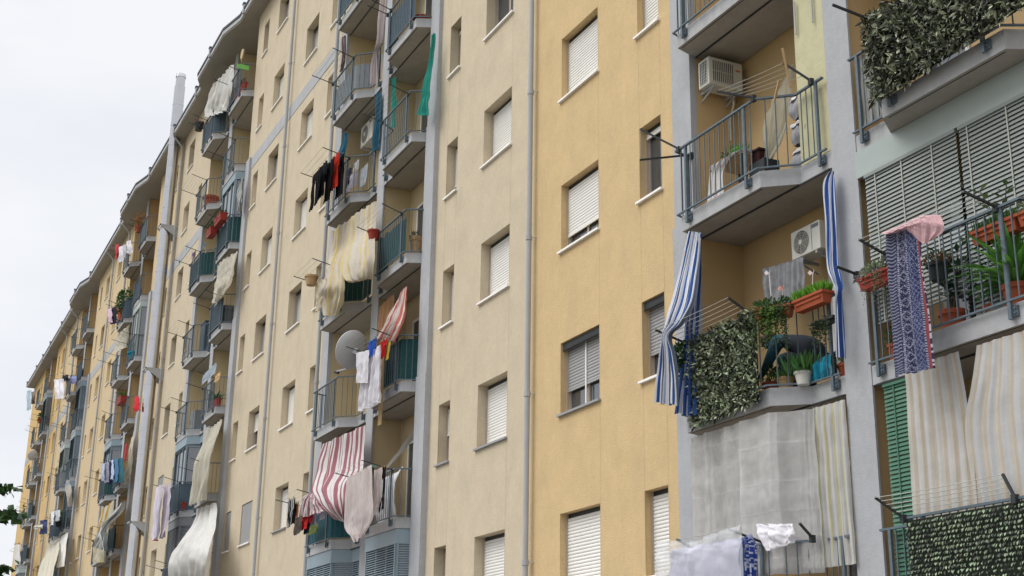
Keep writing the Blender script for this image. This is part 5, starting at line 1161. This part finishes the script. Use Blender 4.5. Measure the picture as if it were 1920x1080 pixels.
cloth('bed_sheet', 'long white sheet with a red bottom corner, left of the third stack', 'bed sheet', [PR(-1.1,(292,914),(306,908)), PR(-1.1,(291,955),(302,952)), PR(-1.1,(288,1002),(297,1000)), PR(-1.1,(289,1014),(293,1014))], TINTED, (2,.06), seed=56, tint=lambda u, v: (.5,.02,.03) if v > .88 else (.62,.58,.66))
cloth('bed_sheet', 'second long white sheet hanging right beside the one with a red corner', 'bed sheet', [PR(-.9,(307,914),(320,905)), PR(-.9,(304,960),(316,955)), PR(-.9,(300,1010),(309,1006))], cloth_mat('pinkish_linen', [(.62,.55,.62)], trans=.2), (2,.06), seed=57)
planter('red window box on the floor left of the cream curtain', c2-1.5, -.3, 8.82, .9, REDP, [('bush', 60, .08, GRN, (.4,.1,.1))], seed=88, h=.25)
# ================================================================== farther stacks
def px_cloth(name, lb, cat, x0, y0, x1, y1, yy, mat, folds=(3,.06), seed=1, shear=0, slope=0):
    return cloth(name, lb, cat, [PR(yy,(x0,y0),(x1,y0-slope)), PR(yy-.05,(x0+shear*.5,(y0+y1)/2),(x1+shear*.5,(y0+y1)/2-slope)), PR(yy-.05,(x0+shear,y1),(x1+shear,y1-slope))], mat, folds, seed=seed, nu=24, nv=20, ragged=.06)
for g, nm in ((3, 'fourth'), (4, 'fifth'), (5, 'farthest')):
    r = random.Random(40+g)
    for sd_ in 'LR':
        for j_ in range(2, 8):
            if r.random() < .72:
                xa = -3.2 if sd_ == 'L' else 1.2
                n_ = ['', '', 'sixth', 'fifth', 'fourth', 'third', 'second', 'first'][j_]
                rail_rack('clothes rack on the %s %s balcony from the roof in the %s stack' % (n_, 'left-hand' if sd_ == 'L' else 'right-hand', nm), g, sd_, j_, xa, xa+(1.8 if r.random() < .7 else .7), r.uniform(.5, .8), nw=3)
for g, sd_, j_, mt, lb in [(3,'L',6,BLUESCREEN,'dark'),(3,'R',6,BLUESCREEN,'blue grey'),(3,'R',7,GREYSCREEN,'pale grey'),(3,'L',3,GREENSCREEN,'dark green'),(3,'R',3,GREENSCREEN,'deep green'),(3,'R',2,GREENSCREEN,'green'),(4,'R',6,BLUESCREEN,'slate blue'),(4,'R',5,BLUESCREEN,'grey blue'),(4,'L',4,GREYSCREEN,'light grey'),(4,'L',3,BLUESCREEN,'dark blue grey'),(4,'R',3,GREENSCREEN,'dark green'),(4,'L',2,GREENSCREEN,'bottle green'),(5,'R',6,GREENSCREEN,'dark green'),(5,'R',4,BLUESCREEN,'slate'),(5,'L',3,BLUESCREEN,'dark'),(5,'R',3,BLUESCREEN,'grey blue')]:
    nm = {3:'fourth',4:'fifth',5:'farthest'}[g]; n_ = ['', '', 'sixth', 'fifth', 'fourth', 'third', 'second', 'top'][j_]
    rail_screen('%s screen on the %s %s railing from the roof in the %s stack' % (lb, n_, 'left-hand' if sd_ == 'L' else 'right-hand', nm), g, sd_, j_, mt, (1,2), .28, 1.2)
for g, sd_, j_, mt, dr in [(4,'R',5,(LINTEL,BLINDB),1),(4,'R',4,(LINTEL,BLINDB),.9),(4,'R',3,(LINTEL,BLINDB),.9),(3,'L',3,(LINTEL,BLINDB),.1),(3,'R',5,(LINTEL2,BLINDG),0),(5,'R',6,(LINTEL,GREYSCREEN),1),(5,'L',2,(LINTEL2,GREYSCREEN),1),(4,'L',4,(LINTEL2,BLINDG),.5)]:
    nm = {3:'fourth',4:'fifth',5:'farthest'}[g]; n_ = ['', '', 'sixth', 'fifth', 'fourth', 'third', 'second', 'top'][j_]
    enclosed('framed veranda enclosure at the %s %s balcony from the roof in the %s stack' % (n_, 'left-hand' if sd_ == 'L' else 'right-hand', nm), g, sd_, j_, mats=mt, drops=(dr,dr,dr,dr))
for a in [
    ('shirt','red shirt on the top left-hand rack of the fourth stack','shirt',216,460,222,485,-1.1,plain((.45,.04,.05)),2),
    ('shirt','white shirt next to the red one, top left-hand rack of the fourth stack','shirt',222,463,230,492,-1.05,plain((.6,.58,.62)),3),
    ('shirt','pale grey shirt, third in line on the top left-hand rack of the fourth stack','shirt',230,460,236,484,-1.0,plain((.45,.44,.47)),4),
    ('towel','white towel nearest the railing on the top left-hand rack of the fourth stack','towel',238,452,247,476,-.9,plain((.6,.58,.6)),5),
    ('towel','pinkish towel by the second left-hand railing from the roof, fourth stack','towel',203,580,209,606,-1.2,plain((.58,.42,.48)),6),
    ('shirt','navy black shirt by the second left-hand railing from the roof, fourth stack','shirt',209,577,218,608,-1.1,plain((.012,.012,.03)),7),
    ('towel','red towel hanging below the red window box of the fourth stack','towel',253,744,261,772,-.8,plain((.5,.03,.04)),8),
    ('shirt','pale blue shirt, outermost on the crowded rack of the fourth stack','shirt',190,870,198,902,-1.1,plain((.38,.42,.55)),9),
    ('shirt','grey shirt, second on the crowded rack of the fourth stack','shirt',197,868,204,906,-1.05,plain((.25,.25,.30)),10),
    ('shirt','dark navy shirt, third on the crowded rack of the fourth stack','shirt',203,866,208,908,-1.0,plain((.02,.02,.06)),11),
    ('shirt','white and blue shirt, fourth on the crowded rack of the fourth stack','shirt',208,864,214,900,-.95,plain((.45,.52,.66)),12),
    ('shirt','bright blue shirt on the crowded rack of the fourth stack','shirt',213,862,220,905,-.9,plain((.07,.16,.28)),13),
    ('shirt','teal shirt at the inner end of the crowded rack of the fourth stack','shirt',219,860,231,905,-.8,plain((.03,.11,.14)),14),
    ('bed_sheet','white bed sheet flying out from the fifth stack','bed sheet',103,712,120,748,-1.2,WHITEC,15),
    ('towel','black towel above the white bed sheet of the fifth stack','towel',118,704,129,715,-1.0,plain((.01,.01,.02)),16),
    ('towel','lilac blue towel right of the black one on the fifth stack','towel',130,706,142,720,-.8,plain((.22,.24,.42)),17),
    ('towel','cream cloth thrown over the lower rack of the fifth stack','towel',64,985,80,992,-1.4,plain((.55,.53,.45)),18),
    ('trousers','dark blue jeans on the lower rack of the fifth stack','jeans',76,976,90,1002,-1.2,plain((.04,.055,.14)),19),
    ('shirt','white shirt on the lower rack of the fifth stack','shirt',95,960,102,985,-1.0,plain((.6,.6,.62)),20),
    ('shirt','pale shirt right of the white one on the lower rack of the fifth stack','shirt',102,958,112,978,-.9,plain((.42,.44,.46)),21),
    ('bed_sheet','pale blue sheet hanging out at the far end of the row','bed sheet',50,733,58,770,-1.6,plain((.36,.44,.50)),22),
    ('towel','brown towel beside the pale blue sheet at the far end','towel',59,735,66,758,-1.2,plain((.22,.18,.15)),23),
    ('shirt','pale blue shirt in front of the sky at the far end, lower','shirt',22,960,31,986,-2.0,plain((.34,.38,.50)),24),
    ('shirt','dark shirt beside the pale blue one in front of the sky','shirt',32,963,40,980,-1.6,plain((.07,.09,.09)),25),
    ('towel','white towels bunched over the lowest visible rack at the far end','towel',28,1022,38,1060,-1.2,plain((.55,.54,.53)),26)]:
    px_cloth(*a[:8], a[8], (2,.05), seed=a[9], slope=2)
GS = STR_GREY
cloth('striped_curtain', 'grey and white striped curtain swept out over the railing of the fourth stack', 'curtain', [PR(-.4,(226,945),(235,938)), PR(-.7,(205,968),(228,958)), PR(-1.0,(188,988),(200,990)), PR(-1.1,(180,1008),(200,1012)), PR(-1.1,(171,1024),(199,1034))], GS, (4,.08), seed=61)
cloth('curtain', 'ochre and cream curtain behind the grey striped one in the fourth stack', 'curtain', [PR(-.38,(190,955),(214,938)), PR(-.5,(184,985),(206,975)), PR(-.6,(176,1030),(198,1020)), PR(-.6,(174,1056),(196,1054))], cloth_mat('ochre_cream_stripe', [(.58,.52,.36),(.50,.30,.07),(.56,.54,.44)], 2, [.3,.5,1]), (4,.06), seed=62)
cloth('curtain', 'pale curtain over the third right-hand balcony of the fourth stack', 'curtain', [PR(-.3,(222,626),(244,608)), PR(-.35,(219,645),(241,632)), PR(-.4,(217,662),(238,650))], CREAMC, (4,.06), seed=63)
cloth('curtain', 'beige curtain beside the grey pillar in the fourth stack', 'curtain', [PR(-.2,(243,840),(252,808)), PR(-.3,(239,870),(248,850)), PR(-.3,(234,910),(244,890))], CREAMC, (3,.05), seed=64)
cloth('awning', 'large cream awning spread below the washing of the fifth stack, left part', 'awning', [PR(-.4,(95,1018),(112,1008)), PR(-1.2,(82,1045),(108,1040)), PR(-1.9,(68,1082),(100,1085))], CREAMC, (3,.06), seed=65)
cloth('awning', 'cream awning right beside the large one, below the fifth stack', 'awning', [PR(-.4,(113,1006),(127,998)), PR(-.7,(110,1035),(123,1030)), PR(-1.0,(106,1065),(119,1062))], WTARP, (3,.05), seed=66)
cloth('curtain', 'beige curtain bunched between two balconies of the fifth stack', 'curtain', [PR(-.4,(120,915),(134,908)), PR(-.5,(126,930),(134,926)), PR(-.4,(130,950),(134,948))], plain((.36,.33,.28)), (3,.05), seed=67)
planter('red window box with red flowers on a right-hand railing of the fourth stack', CS[3]+1.9, -.6, 15.7, 1.2, REDP, [('bush', 120, .12, GRN, (.5,.12,.14))], seed=91, h=.3, d=.3)
pot('big green bush on the second left-hand balcony of the fourth stack', CS[3]-2.2, -.3, 20.9, .35, .6, TERRA, [('bush', 900, .14, (.03,.10,.025), (.9,.4,.75))], seed=92, cat='plant')
pot('dried orange plant at the top right-hand corner of the fourth stack', CS[3]+1.2, -.5, 24.6, .2, .3, TERRA, [('bush', 260, .13, (.30,.14,.05), (.5,.25,.5))], seed=93, cat='plant')
pot('turquoise basin behind the yellow walled balcony railing of the fourth stack', CS[3]+2.3, -.15, 17.8, .45, .35, plain((.02,.28,.42)), [], seed=94, cat='basin')
mb = MB(); mb.box((0,-.02,0),(.5,.02,.8)); mb.box((.07,-.03,.1),(.43,-.02,.7)); o = mb.build('framed_panel', plain((.5,.06,.07))); o.location = W(232,866,-.5); tag(o, 'red framed panel at the inner end of the crowded rack', 'framed panel')
pot('leafy plant on the lowest visible right-hand railing of the fifth stack', CS[4]+2.0, -.5, 12.0, .3, .4, DARKM, [('bush', 500, .12, (.06,.12,.04), (.6,.3,.4))], seed=95, cat='plant')
pot('red flowering plant on a right-hand railing at the far end', CS[5]+1.8, -.4, 21.6, .3, .3, TERRA, [('bush', 260, .13, (.05,.10,.03), (.7,.3,.3)), ('bush', 40, .1, (.4,.03,.04), (.6,.3,.3))], seed=96, cat='plant')
p = W(62, 854, -.8); dish2 = empty('satellite_dish', tuple(p), 'small grey satellite dish at the far end of the row', 'satellite dish')
mb = MB(); mb.lathe([(r_*1.45, z_*1.4) for r_, z_ in prof], (0,0,0), 28); mb.v = [(a*.55, b_*.55, c_*.55) for a, b_, c_ in mb.v]; mb.v = [tuple(q_ @ V(v)) for v in mb.v]; mb.build('reflector', DISHM, dish2, smooth=True)
mb = MB(); mb.bar((0,0,0), (.25,.6,-.3), .06, .06); mb.build('arm', PIPE, dish2)
# ================================================================== tree reaching into the picture at the left edge
def at_dist(px, py, dist): return CAM + ray(px, py).normalized()*dist
tr = empty('street_tree', tuple(V((at_dist(-260, 1000, 16).x, at_dist(-260, 1000, 16).y, 0))), 'leafy tree whose branches reach in at the lower left edge', 'tree')
o_ = V(tr.location); top = at_dist(-260, 700, 16)-o_; mb = MB()
mb.tube([V((0,0,0)), V((.05,.03,top.z*.35)), V((-.04,.0,top.z*.7)), top], [.16,.13,.10,.05], 12); mb.build('trunk', paint('bark', (.09,.075,.06), .95, .25, 12, .8, 30), tr)
r = random.Random(77); lm = MB(); lm.c = []; bm_ = MB()
for (px, py, ex, ey, n_) in [(-120,925,22,913,110), (-140,975,40,958,200), (-120,1080,14,1063,120), (-200,860,-30,800,160), (-240,700,-80,640,200), (-300,900,-60,1000,160)]:
    a = at_dist(px, py, 16)-o_; b_ = at_dist(ex, ey, 15.7)-o_
    hub = V((top.x*.6, top.y*.6, a.z-.4)); pts_ = [hub, a, (a+b_)/2+V((0,0,.04)), b_]; bm_.tube(pts_, [.03,.018,.010,.004], 6)
    for i in range(n_):
        t_ = r.random()**.8; p = lerp(a, b_, t_)+V((r.gauss(0,.035), r.gauss(0,.05), r.gauss(0,.03)))
        leaf_poly(lm, p, V((r.uniform(-1,1), r.uniform(-1,1), r.uniform(-.9,.1))), rv(r), r.uniform(.085,.13), r.uniform(.14,.19)*.5, tint(r, (.035,.085,.02), .4), .1)
bm_.build('branch', paint('twig_bark', (.07,.055,.04), .9, .2, 20), tr); lm.build('crown', LEAF, tr)
